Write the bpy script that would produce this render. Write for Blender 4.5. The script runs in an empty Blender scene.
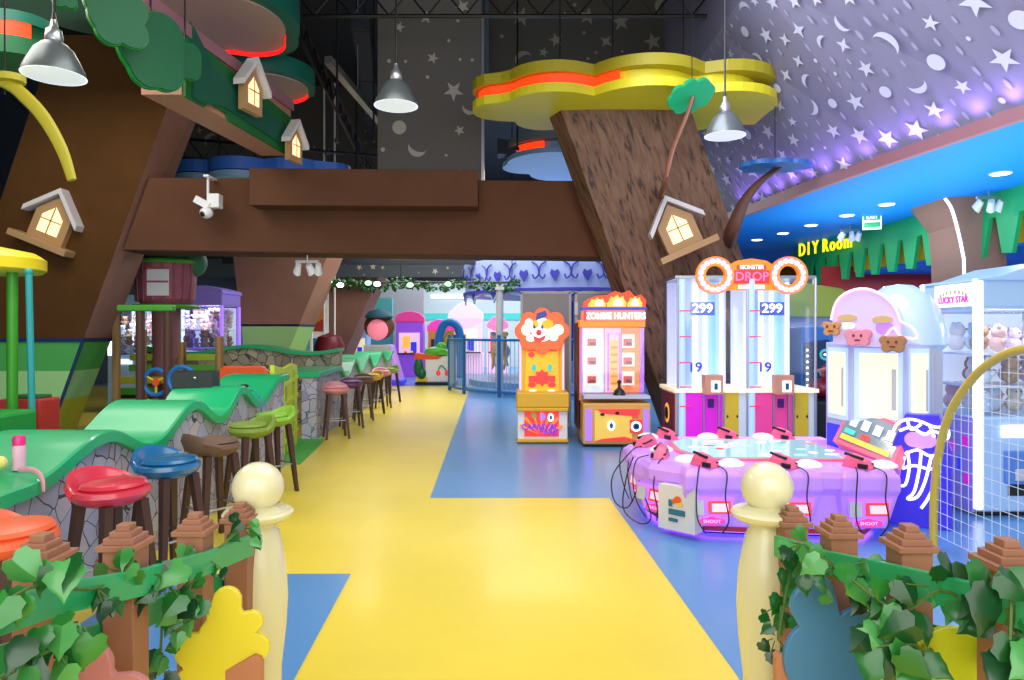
import bpy, math, random
from mathutils import Matrix, Vector
random.seed(7)
SC = bpy.context.scene
COL = SC.collection
PI = math.pi
# ------------------------------------------------------------ camera, light, exposure
F, CH, HY = 700.0, 1.55, 333.0           # focal length in pixels, eye height, horizon row
cam_d = bpy.data.cameras.new('camera'); cam = bpy.data.objects.new('camera', cam_d); COL.objects.link(cam)
cam.location = (0, 0, CH); cam.rotation_euler = (PI/2, 0, 0)
cam_d.sensor_width = 36; cam_d.lens = F/1024*36; cam_d.shift_y = -(340-HY)/1024; cam_d.clip_start = .05
SC.camera = cam
SC.view_settings.view_transform = 'Standard'; SC.view_settings.look = 'None'
SC.view_settings.gamma = 1; SC.view_settings.use_curve_mapping = False
SC.view_settings.exposure = 0.0
w = bpy.data.worlds.new('world'); SC.world = w; w.use_nodes = True
w.node_tree.nodes['Background'].inputs[0].default_value = (.95, .97, 1, 1)
w.node_tree.nodes['Background'].inputs[1].default_value = .7
def area(name, loc, size, power, color=(1, 1, 1), rot=(0, 0, 0), size_y=None):
    l = bpy.data.lights.new(name, 'AREA'); l.energy = power; l.color = color; l.size = size
    if size_y: l.shape = 'RECTANGLE'; l.size_y = size_y
    o = bpy.data.objects.new(name, l); o.location = loc; o.rotation_euler = rot; COL.objects.link(o); return o
area('hall_light', (0, 4.2, 5.3), 5, 215, (1, .97, .92), size_y=4)
area('front_light', (0, -1.2, 3.6), 6, 120, (1, .98, .96), (math.radians(62), 0, 0), 2.2)
area('underside_fill', (.5, -2.7, 1.9), 11, 210, (1, .98, .95), (math.radians(100), 0, 0), 3.2)  # added fill behind the camera, tilted up to brighten undersides and soffit
area('bar_light', (-5.2, 6.6, 5.0), 2.5, 170, (1, .93, .85), size_y=4)
area('slope_fill', (1.6, 6.4, 5.6), 2.2, 165, (.86, .87, 1), (0, math.radians(-52), 0), size_y=3.4)  # added light aimed at the star-painted slope to brighten it
area('middle_light', (-1.0, 16.6, 4.9), 6, 480, (1, .97, .94), size_y=4.4)
area('back_light', (0.0, 26, 5.2), 10, 1050, (.9, .97, 1), size_y=8)
area('side_room_light', (8.6, 10.5, 2.75), 2.0, 110, (.95, .97, 1), size_y=8)
area('soffit_fill', (5.6, 10.2, 2.45), 1.6, 55, (.9, .95, 1), (PI, 0, 0), size_y=5)  # added upward fill above the machines, brightens the blue soffit
area('soffit_fill', (5.2, 6.4, 2.45), 1.2, 26, (.9, .95, 1), (PI, 0, 0), size_y=3)  # second added upward fill for the nearer part of the soffit

# ------------------------------------------------------------ helpers
def P(px, py, Y): return Vector(((px-512)/F*Y, Y, CH-(py-HY)/F*Y))
def G(px, py):
    Y = F*CH/(py-HY); return Vector(((px-512)/F*Y, Y, 0))
def lin(h):
    if isinstance(h, str):
        c = [int(h[i:i+2], 16)/255 for i in (0, 2, 4)]
    else: c = h
    return tuple(x/12.92 if x <= .04045 else ((x+.055)/1.055)**2.4 for x in c)
MATS = {}
def mat(name, col, rough=.5, metal=0, emit=0, ecol=None, noise=0, nscale=8, coat=0, bump=0, spec=.5):
    if name in MATS: return MATS[name]
    m = bpy.data.materials.new(name); m.use_nodes = True; nt = m.node_tree; b = nt.nodes['Principled BSDF']
    c = lin(col); b.inputs['Base Color'].default_value = (*c, 1); b.inputs['Roughness'].default_value = rough
    b.inputs['Metallic'].default_value = metal
    b.inputs['Specular IOR Level'].default_value = spec
    if coat: b.inputs['Coat Weight'].default_value = coat; b.inputs['Coat Roughness'].default_value = .12
    if emit:
        b.inputs['Emission Color'].default_value = (*lin(ecol or col), 1); b.inputs['Emission Strength'].default_value = emit
    if noise or bump:
        tc = nt.nodes.new('ShaderNodeTexCoord'); n = nt.nodes.new('ShaderNodeTexNoise'); n.inputs['Scale'].default_value = nscale
        n.inputs['Detail'].default_value = 4
        nt.links.new(tc.outputs['Object'], n.inputs['Vector'])
        if noise:
            r = nt.nodes.new('ShaderNodeValToRGB')
            r.color_ramp.elements[0].position = .3; r.color_ramp.elements[1].position = .7
            r.color_ramp.elements[0].color = (*[x*(1-noise) for x in c], 1); r.color_ramp.elements[1].color = (*[min(1, x*(1+noise)) for x in c], 1)
            nt.links.new(n.outputs['Fac'], r.inputs[0]); nt.links.new(r.outputs[0], b.inputs['Base Color'])
        if bump:
            bp = nt.nodes.new('ShaderNodeBump'); bp.inputs['Strength'].default_value = bump; bp.inputs['Distance'].default_value = .01
            nt.links.new(n.outputs['Fac'], bp.inputs['Height']); nt.links.new(bp.outputs[0], b.inputs['Normal'])
    MATS[name] = m; return m
def glow(name, col, s):
    m = mat(name, col, .4, emit=s); m.cycles.emission_sampling = 'NONE' if s < 1.5 else 'AUTO'; return m
def stone_mat(name, cols, mortar, scale, edge=.05):
    m = bpy.data.materials.new(name); m.use_nodes = True; nt = m.node_tree; b = nt.nodes['Principled BSDF']; b.inputs['Roughness'].default_value = .55
    tc = nt.nodes.new('ShaderNodeTexCoord')
    wn = nt.nodes.new('ShaderNodeTexNoise'); wn.inputs['Scale'].default_value = 2.5
    ad = nt.nodes.new('ShaderNodeMixRGB'); ad.blend_type = 'LINEAR_LIGHT'; ad.inputs[0].default_value = .10
    nt.links.new(tc.outputs['Object'], ad.inputs[1]); nt.links.new(tc.outputs['Object'], wn.inputs['Vector']); nt.links.new(wn.outputs['Color'], ad.inputs[2])
    v1 = nt.nodes.new('ShaderNodeTexVoronoi'); v2 = nt.nodes.new('ShaderNodeTexVoronoi'); v2.feature = 'DISTANCE_TO_EDGE'
    for v in (v1, v2): v.inputs['Scale'].default_value = scale; nt.links.new(ad.outputs[0], v.inputs['Vector'])
    sx = nt.nodes.new('ShaderNodeSeparateColor'); nt.links.new(v1.outputs['Color'], sx.inputs[0])
    r = nt.nodes.new('ShaderNodeValToRGB'); e = r.color_ramp.elements
    for i, c in enumerate(cols):
        if i < 2: e[i].position = i/(len(cols)-1); e[i].color = (*lin(c), 1)
        else: q = e.new(1.0 if i == len(cols)-1 else i/(len(cols)-1)); q.color = (*lin(c), 1)
    for i, q in enumerate(sorted(e, key=lambda q: q.position)): pass
    nt.links.new(sx.outputs[0], r.inputs[0])
    lt = nt.nodes.new('ShaderNodeMath'); lt.operation = 'LESS_THAN'; lt.inputs[1].default_value = edge
    nt.links.new(v2.outputs['Distance'], lt.inputs[0])
    mx = nt.nodes.new('ShaderNodeMixRGB'); nt.links.new(lt.outputs[0], mx.inputs[0]); nt.links.new(r.outputs[0], mx.inputs[1])
    mx.inputs[2].default_value = (*lin(mortar), 1); nt.links.new(mx.outputs[0], b.inputs['Base Color'])
    MATS[name] = m; return m
def wood_mat(name, c0, c1, rot, sc=(5, 5, .35), dark=None):
    m = bpy.data.materials.new(name); m.use_nodes = True; nt = m.node_tree; b = nt.nodes['Principled BSDF']; b.inputs['Roughness'].default_value = .6
    tc = nt.nodes.new('ShaderNodeTexCoord'); mp = nt.nodes.new('ShaderNodeMapping'); mp.inputs['Rotation'].default_value = rot
    mp2 = nt.nodes.new('ShaderNodeMapping'); mp2.inputs['Scale'].default_value = sc
    n = nt.nodes.new('ShaderNodeTexNoise'); n.inputs['Scale'].default_value = 1.6; n.inputs['Detail'].default_value = 5; n.inputs['Distortion'].default_value = .6
    nt.links.new(tc.outputs['Object'], mp.inputs[0]); nt.links.new(mp.outputs[0], mp2.inputs[0]); nt.links.new(mp2.outputs[0], n.inputs['Vector'])
    r = nt.nodes.new('ShaderNodeValToRGB'); e = r.color_ramp.elements
    e[0].position = .37; e[0].color = (*lin(dark or c0), 1); e[1].position = .42; e[1].color = (*lin(c0), 1)
    q = e.new(.66); q.color = (*lin(c1), 1)
    nt.links.new(n.outputs['Fac'], r.inputs[0]); nt.links.new(r.outputs[0], b.inputs['Base Color'])
    bp = nt.nodes.new('ShaderNodeBump'); bp.inputs['Strength'].default_value = .5; bp.inputs['Distance'].default_value = .03
    nt.links.new(n.outputs['Fac'], bp.inputs['Height']); nt.links.new(bp.outputs[0], b.inputs['Normal'])
    MATS[name] = m; return m
def glass_mat(name, col, alpha):
    m = bpy.data.materials.new(name); m.use_nodes = True; nt = m.node_tree; nt.nodes.remove(nt.nodes['Principled BSDF'])
    o = nt.nodes['Material Output']; t = nt.nodes.new('ShaderNodeBsdfTransparent'); t.inputs[0].default_value = (*lin(col), 1)
    g = nt.nodes.new('ShaderNodeBsdfGlossy'); g.inputs['Roughness'].default_value = .05
    mx = nt.nodes.new('ShaderNodeMixShader'); mx.inputs[0].default_value = alpha
    nt.links.new(t.outputs[0], mx.inputs[1]); nt.links.new(g.outputs[0], mx.inputs[2]); nt.links.new(mx.outputs[0], o.inputs[0])
    MATS[name] = m; return m

TXT = {}
def text_data(s):
    if s not in TXT:
        cu = bpy.data.curves.new('t', 'FONT'); cu.body = s; cu.size = 1; cu.extrude = .03; cu.align_x = 'CENTER'; cu.align_y = 'CENTER'; cu.offset = .015; cu.resolution_u = 3
        ob = bpy.data.objects.new('t', cu); COL.objects.link(ob)
        bpy.context.view_layer.update()
        me = bpy.data.meshes.new_from_object(ob.evaluated_get(bpy.context.evaluated_depsgraph_get()))
        TXT[s] = ([v.co.copy() for v in me.vertices], [tuple(p.vertices) for p in me.polygons])
        bpy.data.objects.remove(ob); bpy.data.meshes.remove(me)
    return TXT[s]
class MB:
    def __init__(s, m=None): s.v = []; s.f = []; s.m = []; s.cur = m; s.M = Matrix.Identity(4)
    def mat(s, m): s.cur = m; return s
    def add(s, vs, fs):
        b = len(s.v); s.v += [s.M @ Vector(p) for p in vs]
        for f in fs: s.f.append(tuple(b+i for i in f)); s.m.append(s.cur)
        return s
    def box(s, c, d, rz=0, taper=1):
        x, y, z = d[0]/2, d[1]/2, d[2]/2; R = Matrix.Rotation(rz, 3, 'Z'); vs = []
        for k in (-1, 1):
            t = taper if k > 0 else 1
            for i, j in ((-1, -1), (1, -1), (1, 1), (-1, 1)): vs.append(Vector(c)+R @ Vector((i*x*t, j*y*t, k*z)))
        return s.add(vs, [(3, 2, 1, 0), (4, 5, 6, 7), (0, 1, 5, 4), (1, 2, 6, 5), (2, 3, 7, 6), (3, 0, 4, 7)])
    def cyl(s, a, b, r0, r1=None, n=12, caps=True):
        r1 = r0 if r1 is None else r1; a = Vector(a); b = Vector(b); d = (b-a).normalized()
        u = d.cross(Vector((0, 0, 1)) if abs(d.z) < .9 else Vector((1, 0, 0))).normalized(); w2 = d.cross(u)
        vs = [q+(u*math.cos(2*PI*i/n)+w2*math.sin(2*PI*i/n))*r for q, r in ((a, r0), (b, r1)) for i in range(n)]
        fs = [(i, (i+1) % n, n+(i+1) % n, n+i) for i in range(n)]
        if caps: fs += [tuple(range(n-1, -1, -1)), tuple(range(n, 2*n))]
        return s.add(vs, fs)
    def tube(s, pts, r, n=8, sub=1, flat=1):
        pts = [Vector(p) for p in pts]
        rs = r if isinstance(r, (list, tuple)) else [r]*len(pts)
        if sub > 1:
            P2 = []; R2 = []
            for i in range(len(pts)-1):
                p0 = pts[max(0, i-1)]; p1 = pts[i]; p2 = pts[i+1]; p3 = pts[min(len(pts)-1, i+2)]
                for k in range(sub):
                    t = k/sub
                    P2.append(.5*((2*p1)+(p2-p0)*t+(2*p0-5*p1+4*p2-p3)*t*t+(3*p1-p0-3*p2+p3)*t**3)); R2.append(rs[i]*(1-t)+rs[i+1]*t)
            P2.append(pts[-1]); R2.append(rs[-1]); pts, rs = P2, R2
        vs = []; u = None
        for i, p in enumerate(pts):
            d = (pts[min(i+1, len(pts)-1)]-pts[max(i-1, 0)]).normalized()
            if u is None: u = d.cross(Vector((0, 1, 0)) if abs(d.y) < .9 else Vector((1, 0, 0))).normalized()
            else: u = (u-d*u.dot(d)).normalized()
            w2 = d.cross(u)
            vs += [p+(u*math.cos(2*PI*k/n)+w2*math.sin(2*PI*k/n)*flat)*rs[i] for k in range(n)]
        fs = [(i*n+k, i*n+(k+1) % n, (i+1)*n+(k+1) % n, (i+1)*n+k) for i in range(len(pts)-1) for k in range(n)]
        fs += [tuple(range(n-1, -1, -1)), tuple(range((len(pts)-1)*n, len(pts)*n))]
        return s.add(vs, fs)
    def lathe(s, prof, c=(0, 0, 0), n=24, sx=1, sy=1):
        vs = [Vector(c)+Vector((r*math.cos(2*PI*i/n)*sx, r*math.sin(2*PI*i/n)*sy, z)) for r, z in prof for i in range(n)]
        fs = [(j*n+i, j*n+(i+1) % n, (j+1)*n+(i+1) % n, (j+1)*n+i) for j in range(len(prof)-1) for i in range(n)]
        if prof[0][0] > 1e-4: fs.append(tuple(range(n-1, -1, -1)))
        if prof[-1][0] > 1e-4: fs.append(tuple(range((len(prof)-1)*n, len(prof)*n)))
        return s.add(vs, fs)
    def ball(s, c, r, n=14, m=9, sc=(1, 1, 1)):
        vs = []; fs = []
        for j in range(m+1):
            a = PI*j/m
            for i in range(n):
                b = 2*PI*i/n; vs.append(Vector(c)+Vector((r*sc[0]*math.sin(a)*math.cos(b), r*sc[1]*math.sin(a)*math.sin(b), -r*sc[2]*math.cos(a))))
        fs = [(j*n+i, j*n+(i+1) % n, (j+1)*n+(i+1) % n, (j+1)*n+i) for j in range(m) for i in range(n)]
        return s.add(vs, fs)
    def prism(s, pts, o, u, v, d):
        """outline pts (2D) in the plane o,u,v, pushed along d"""
        o, u, v, d = map(Vector, (o, u, v, d)); n = len(pts)
        a = [o+u*x+v*y for x, y in pts]; vs = a+[q+d for q in a]
        return s.add(vs, [tuple(range(n-1, -1, -1)), tuple(range(n, 2*n))]+[(i, (i+1) % n, n+(i+1) % n, n+i) for i in range(n)])
    def front(s, pts, y, d=.02):                     # outline in local x,z; faces -y
        return s.prism(pts, (0, y, 0), (1, 0, 0), (0, 0, 1), (0, d, 0))
    def flat(s, pts, z, d):
        return s.prism(pts, (0, 0, z), (1, 0, 0), (0, 1, 0), (0, 0, d))
    def poly(s, pts): return s.add(pts, [tuple(range(len(pts)))])
    def loft(s, rings, caps=True):
        n = len(rings[0]); vs = [p for r in rings for p in r]
        fs = [(j*n+i, j*n+(i+1) % n, (j+1)*n+(i+1) % n, (j+1)*n+i) for j in range(len(rings)-1) for i in range(n)]
        if caps: fs += [tuple(range(n-1, -1, -1)), tuple(range((len(rings)-1)*n, len(rings)*n))]
        return s.add(vs, fs)
    def text(s, t, c, size, sx=1, y_up=True):        # reads from -y
        vs, fs = text_data(t)
        return s.add([Vector(c)+Vector((p.x*size*sx, -p.z*size, p.y*size)) for p in vs], fs)
    def build(s, name, parent=None, smooth=False, bevel=0, seg=2):
        me = bpy.data.meshes.new(name); me.from_pydata([tuple(p) for p in s.v], [], s.f)
        ms = []
        for m in s.m:
            if m not in ms: ms.append(m)
        for m in ms: me.materials.append(m)
        idx = {m: i for i, m in enumerate(ms)}
        me.polygons.foreach_set('material_index', [idx[m] for m in s.m])
        if smooth: me.polygons.foreach_set('use_smooth', [True]*len(s.f))
        me.update()
        o = bpy.data.objects.new(name, me); COL.objects.link(o)
        if parent: o.parent = parent
        if bevel:
            b = o.modifiers.new('bevel', 'BEVEL'); b.width = bevel; b.segments = seg; b.limit_method = 'ANGLE'
        if smooth:
            bpy.context.view_layer.objects.active = o
            try: me.set_sharp_from_angle(angle=math.radians(42))
            except Exception: pass
        return o
def tag(o, label, cat, group=None, kind=None):
    o['label'] = label; o['category'] = cat
    if group: o['group'] = group
    if kind: o['kind'] = kind
    return o
def thing(name, label, cat, loc=(0, 0, 0), rz=0, group=None, rot=None):
    o = bpy.data.objects.new(name, None); COL.objects.link(o); o.empty_display_size = .1
    o.location = loc; o.rotation_euler = rot or (0, 0, rz)
    return tag(o, label, cat, group)
def struct(o): o['kind'] = 'structure'; return o
def copy_tree(o, parent=None):
    kids = [c for c in KIDS(o)]
    c = o.copy(); COL.objects.link(c); c.parent = parent
    for ch in kids: copy_tree(ch, c)
    return c
def KIDS(o): return [c for c in bpy.data.objects if c.parent == o]
def dup(o, loc, label, rz=None, group=None, scale=None):
    c = copy_tree(o); c.location = loc; c['label'] = label
    if rz is not None: c.rotation_euler = (0, 0, rz)
    if group: c['group'] = group
    if scale: c.scale = (scale,)*3
    return c
def ov(cx, cy, rx, ry, n=20, a0=0): return [(cx+rx*math.cos(2*PI*i/n+a0), cy+ry*math.sin(2*PI*i/n+a0)) for i in range(n)]
def rect(x0, y0, x1, y1): return [(x0, y0), (x1, y0), (x1, y1), (x0, y1)]
def lobes(circs, n=72, c=(0, 0)):
    out = []
    for i in range(n):
        a = 2*PI*i/n; dx, dy = math.cos(a), math.sin(a); best = 0
        for x, y, r in circs:
            x -= c[0]; y -= c[1]; b = x*dx+y*dy; q = b*b-(x*x+y*y-r*r)
            if q >= 0: best = max(best, b+math.sqrt(q))
        out.append((c[0]+dx*best, c[1]+dy*best))
    return out
def star(cx, cy, r, n=5, k=.42, a=PI/2): return [(cx+(r if i % 2 == 0 else r*k)*math.cos(a+PI*i/n), cy+(r if i % 2 == 0 else r*k)*math.sin(a+PI*i/n)) for i in range(2*n)]
def moon(cx, cy, r, a=0):
    o = [(r*math.cos(t), r*math.sin(t)) for t in [(-100+200*i/10)*PI/180 for i in range(11)]]
    i_ = [(r*.35*0+r*.72*math.cos(t)*.75-r*.12, r*.98*math.sin(t)) for t in [(95-190*i/10)*PI/180 for i in range(11)]]
    return [(cx+x*math.cos(a)-y*math.sin(a), cy+x*math.sin(a)+y*math.cos(a)) for x, y in o+i_]

# ------------------------------------------------------------ palette
M = lambda n: MATS[n]
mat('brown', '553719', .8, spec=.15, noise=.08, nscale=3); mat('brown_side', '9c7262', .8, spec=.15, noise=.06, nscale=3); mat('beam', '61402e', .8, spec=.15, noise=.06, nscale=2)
mat('beam_low', '8c6a58', .55); mat('salmon', 'c08a72', .5); mat('pinktrim', 'a0707c', .5)
mat('dark', '16181c', .6); mat('darkblue', '1c2430', .6); mat('duct', '3b424c', .4, .6); mat('silver', 'b4b8bc', .3, .8); mat('black', '141414', .4)
mat('starwall', '8886a2', .6); mat('starpaint', 'd4d6ea', .5); mat('stargrey', '6d6a68', .6); mat('stardark', '4b4a44', .6); mat('starp2', 'c4c0b8', .5)
mat('yellow_floor', 'ecd444', .34, noise=.06, nscale=.7, coat=.12); mat('blue_floor', '5b93cc', .28, noise=.05, nscale=.7, coat=.15)
mat('soffit', '1c98fa', .6, spec=.2); mat('green', '12b070', .35, coat=.2); mat('leafgreen', '1a8a52', .45); mat('lime', 'cae224', .4); mat('deepgreen', '0f6b3d', .45)
mat('gband1', '4fae50', .5); mat('gband2', 'a2d888', .5); mat('gband3', 'c4be30', .5); mat('navy', '17305a', .4)
mat('yellow', 'e8d21e', .4); mat('yellow2', 'f0c62a', .4); mat('white', 'eef0f2', .35); mat('grey', 'a6a8ac', .5); mat('lgrey', 'c4c8ce', .5); mat('red', 'b8323a', .4); mat('orange', 'ee5a1e', .4)
mat('blue', '2277c0', .35); mat('skyblue', '7fb8e8', .4); mat('cream', 'e4dfb4', .22, coat=.4); mat('tan', 'b58f62', .55); mat('roofw', 'd8d4d6', .5)
mat('post', '9c6a50', .5, noise=.06, nscale=5); mat('postdark', '8a5640', .5); mat('pinkwall', 'a8586a', .5, noise=.1, nscale=9); mat('olive', 'a8b84a', .5)
mat('stoolred', 'd8364c', .25, coat=.4); mat('stoolblue', '1e6ca0', .22, coat=.5); mat('stoolbrown', '6e5444', .6); mat('stoolgreen', '7c9638', .5); mat('stoollime', '8cc040', .5)
mat('stoolpink', 'd88a94', .4); mat('stoolpurple', '6c3a6c', .4); mat('stoolyellow', 'd8b030', .4); mat('stoolorange', 'f0683c', .35); mat('leg', '4a2f24', .4)
stone_mat('stone', ['a4abc8', 'b6b6c8', '8d93ae', 'bab4bc', 'b0b2d0'], '3c3e48', 7.0, .022)
stone_mat('stone2', ['a89c86', '857f6c', 'bdb29a', '969488'], '4a473a', 6.0, .03)
wood_mat('wood', '6a4a37', '80604a', (0, math.radians(19), 0), (12, 12, .1), dark='3c2a20'); wood_mat('bark', '8a6a3a', 'b08a4c', (0, 0, 0), dark='5a4020')
glass_mat('glass', 'f4f8ff', .08); glass_mat('glass_teal', 'cfeaf4', .12)
glow('bulb', 'ffffff', 6); glow('shade_in', 'e8eef4', .55); glow('warm', 'ffd9a0', 1.3); glow('led_red', 'ff3a10', 1.4); glow('led_purple', '7a50ff', 2.2); glow('led_white', 'eaf0ff', 1.15)
glow('purple', 'a070ff', .75); glow('lilac', 'c890f4', .5); glow('lilac2', 'b470f4', .85); glow('magenta', 'd01cc0', .5); glow('pink', 'f07cb0', .35); glow('pinkw', 'f6c8e4', .55); glow('aqua', 'b0e4ea', .35)
glow('neonblue', '3038e0', .55); glow('neonwhite', 'ffffff', 1.3); glow('yglow', 'fcbc20', .35); glow('oglow', 'ff8a28', .5); glow('rglow', 'f03a38', .45); glow('cglow', 'fff0c8', .55); glow('screen', 'e8f0fc', .5)
glow('bluewhite', 'b4d0ff', .45); glow('teal', '48c8c0', .3); glow('signyellow', 'ffee00', 1.1); glow('goldglow', 'ffb040', .8)
# ------------------------------------------------------------ the setting
def quad_floor():
    m = MB(M('yellow_floor')); m.poly([(-13, -3, 0), (13, -3, 0), (13, 34, 0), (-13, 34, 0)])
    m.mat(M('blue_floor')); e = .002
    up = lambda p, z=e: (p[0], p[1], z)
    a, b, c, t = G(430, 498), G(609, 498), G(760, 708), G(469, 391)
    m.poly([up(a), up(b), (13, b.y, e), (13, t.y, e), up(t)])
    m.poly([up(b), up(c), (13, c.y, e), (13, b.y, e)])
    y2 = G(420, 386).y
    m.poly([(-13, y2, e), (t.x, y2, e), up(t), (13, t.y, e), (13, 34, e), (-13, 34, e)])
    p, q = G(351, 574), G(268, 728)
    m.poly([(-2.3, p.y, e), (-2.3, q.y, e), up(q), up(p)])
    m.poly([(-13, 10.5, e), (-13, 0, e), (-3.2, 0, e), (-3.2, 10.5, e)])
    return struct(m.build('floor'))
quad_floor()
def bil(A, B, C, D):                         # A,B lower (start, end), D,C upper
    A, B, C, D = map(Vector, (A, B, C, D))
    return lambda u, v: (A*(1-u)+B*u)*(1-v)+(D*(1-u)+C*u)*v
PLACED = []
def stars_on(m, fn, n, Lu, Lv, nrm, seed, sz=(.09, .2), dash=.5, off=.012, mt=None, el=1):
    rr = random.Random(seed); m.mat(mt or M('starpaint')); placed = PLACED if el > 1.1 else []
    nrm = Vector(nrm).normalized()
    tries = 0
    while len(placed) < n and tries < n*60:
        tries += 1
        small = rr.random() < dash; r = rr.uniform(*sz)*(.42 if small else 1)
        u, v = rr.uniform(r, Lu-r), rr.uniform(r, Lv-r)
        if any((u-a)**2+(v-b)**2 < (r+c+.07)**2 for a, b, c in placed): continue
        placed.append((u, v, r)); a = rr.uniform(0, 6.28)
        if small: sh = ov(0, 0, r*.5, r*.5*el, 10)
        else:
            k = rr.random()
            sh = star(0, 0, r, 5, .4, a) if k < .45 else star(0, 0, r, 4, .36, a) if k < .65 else moon(0, 0, r, a) if k < .85 else ov(0, 0, r*.75, r*.75)
        m.poly([fn((u+x)/Lu, (v+y)/Lv)+nrm*off for x, y in sh])
# ceilings and bulkheads
m = MB(M('dark')); m.box((0, 15.5, 8.3), (28, 37, .2))
struct(m.build('ceiling'))
# star-painted slope over the arcade on the right: lower edge follows the curved trim
lo = [(6.1, .2), (5.55, 3), (5.25, 5), (4.93, 6.74), (4.62, 8.5), (4.38, 10), (4.12, 12.2), (3.75, 14.5), (3.2, 17.5)]
m = MB(M('starwall')); ZS = 3.6
hi = [(2.95, y) for x, y in lo]
for i in range(len(lo)-1):
    (x0, y0), (x1, y1) = lo[i], lo[i+1]
    m.mat(M('starwall')); A, B, C, D = (x0, y0, ZS+.06), (x1, y1, ZS+.06), (2.95, y1, 5.85), (2.95, y0, 5.85)
    m.poly([A, D, C, B]); 
    m.poly([D, (2.95, y0, 8.2), (2.95, y1, 8.2), C])
# stars placed in one sheet coordinate: s along Y, t up the slope
def slope_pt(s, t):
    Y = s
    for i in range(len(lo)-1):
        if lo[i][1] <= Y <= lo[i+1][1]:
            k = (Y-lo[i][1])/(lo[i+1][1]-lo[i][1]); x = lo[i][0]*(1-k)+lo[i+1][0]*k; break
    else: x = lo[-1][0]
    return Vector((x*(1-t)+2.95*t, Y, (ZS+.06)*(1-t)+5.85*t))
stars_on(m, lambda u, v: slope_pt(.3+u*15.5, v), 250, 15.5, 2.85, (-.75, -.05, -.66), 5, (.085, .165), .12, el=1.2)
stars_on(m, lambda u, v: slope_pt(.3+u*15.5, v), 620, 15.5, 2.85, (-.75, -.05, -.66), 8, (.08, .13), 1.0, el=2.6, mt=mat('stardash', 'a9a8c4', .6), off=.009)
struct(m.build('wall_right'))
m = MB(M('pinktrim'))
for i in range(len(lo)-1):
    (x0, y0), (x1, y1) = lo[i], lo[i+1]
    m.loft([[(x0-.06, y0, ZS), (x0+.02, y0, ZS), (x0+.02, y0, ZS+.16), (x0-.06, y0, ZS+.16)], [(x1-.06, y1, ZS), (x1+.02, y1, ZS), (x1+.02, y1, ZS+.16), (x1-.06, y1, ZS+.16)]])
struct(m.build('trim_1'))
m = MB(M('soffit'))
for i in range(len(lo)-1):
    (x0, y0), (x1, y1) = lo[i], lo[i+1]
    m.loft([[(x0+.021, y0, ZS), (7.3, y0, ZS), (7.3, y0, ZS+.1), (x0+.021, y0, ZS+.1)], [(x1+.021, y1, ZS), (7.3, y1, ZS), (7.3, y1, ZS+.1), (x1+.021, y1, ZS+.1)]])
m.box((7.3, 26, ZS+.05), (8.2, 17, .1))
struct(m.build('ceiling_arcade'))
# purple lamps washing the slope from behind the trim
k = 0
lt = thing('uplight', 'small purple uplight on the pink edge of the blue ceiling', 'light', (0, 0, 0), 0, 'purple uplights along the ceiling edge')
a = MB(M('dark')); a.cyl((0, 0, 0), (0, 0, .05), .035, .045, 10); a.build('housing', lt)
a = MB(M('led_purple')); a.cyl((0, 0, .05), (0, 0, .058), .038, .038, 10); a.build('lens', lt)
pts = []
Y = 5.0
while Y < 12.2:
    p = slope_pt(Y, 0); pts.append((p.x-.02, Y)); Y += .42
for i, (x, y) in enumerate(pts):
    o = lt if i == 0 else dup(lt, (0, 0, 0), lt['label'])
    o.location = (x-.01, y, ZS+.16)
    sp = bpy.data.lights.new('purple_wash', 'SPOT'); sp.energy = 8; sp.color = (.40, .2, 1); sp.spot_size = 2.3; sp.spot_blend = 1; sp.shadow_soft_size = .06
    so = bpy.data.objects.new('purple_wash', sp); COL.objects.link(so); so.location = (x-.2, y, ZS+.12); so.rotation_euler = (math.radians(180), math.radians(8), 0)
# star-painted column box and bulkheads in the middle
m = MB(M('stargrey')); m.box((-1.47, 13.2, 5.65), (1.86, 1.4, 5.3))
f = bil((-2.4, 12.5, 3.0), (-.54, 12.5, 3.0), (-.54, 12.5, 8.0), (-2.4, 12.5, 8.0)); stars_on(m, f, 34, 1.86, 5.0, (0, -1, 0), 12, (.1, .2), .5, .006, M('starp2'))
m.mat(M('silver')); m.box((-.52, 12.48, 5.1), (.05, .05, 4.1))
struct(m.build('wall_column'))
m = MB(M('stardark')); m.box((2.0, 13.7, 7.15), (4.9, .3, 2.1)); m.box((-5.6, 19, 6.6), (6.4, .3, 3.4))
f = bil((-.4, 13.54, 6.1), (4.4, 13.54, 6.1), (4.4, 13.54, 8.2), (-.4, 13.54, 8.2)); stars_on(m, f, 34, 4.8, 2.1, (0, -1, 0), 3, (.1, .2), .4, .006, mat('stardim', '8a887c', .6))
f = bil((-8.8, 18.84, 4.9), (-2.4, 18.84, 4.9), (-2.4, 18.84, 8.3), (-8.8, 18.84, 8.3)); stars_on(m, f, 40, 6.4, 3.4, (0, -1, 0), 4, (.1, .22), .5, .006, M('stardim'))
m.mat(M('dark')); m.box((-1.5, 23, 3.95), (24, .3, 1.1))
m.mat(M('darkblue')); m.box((-1.5, 18.2, 3.55), (12, .2, .42)); m.mat(mat('slate', '4a545e', .6)); m.box((-1.5, 21, 3.5), (22, .1, .55))
stars_on(m, bil((-8, 20.93, 3.24), (8, 20.93, 3.24), (8, 20.93, 3.76), (-8, 20.93, 3.76)), 50, 16, .5, (0, -1, 0), 9, (.05, .11), .5, .006, M('starp2'))
struct(m.build('wall_bulkhead'))
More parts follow.
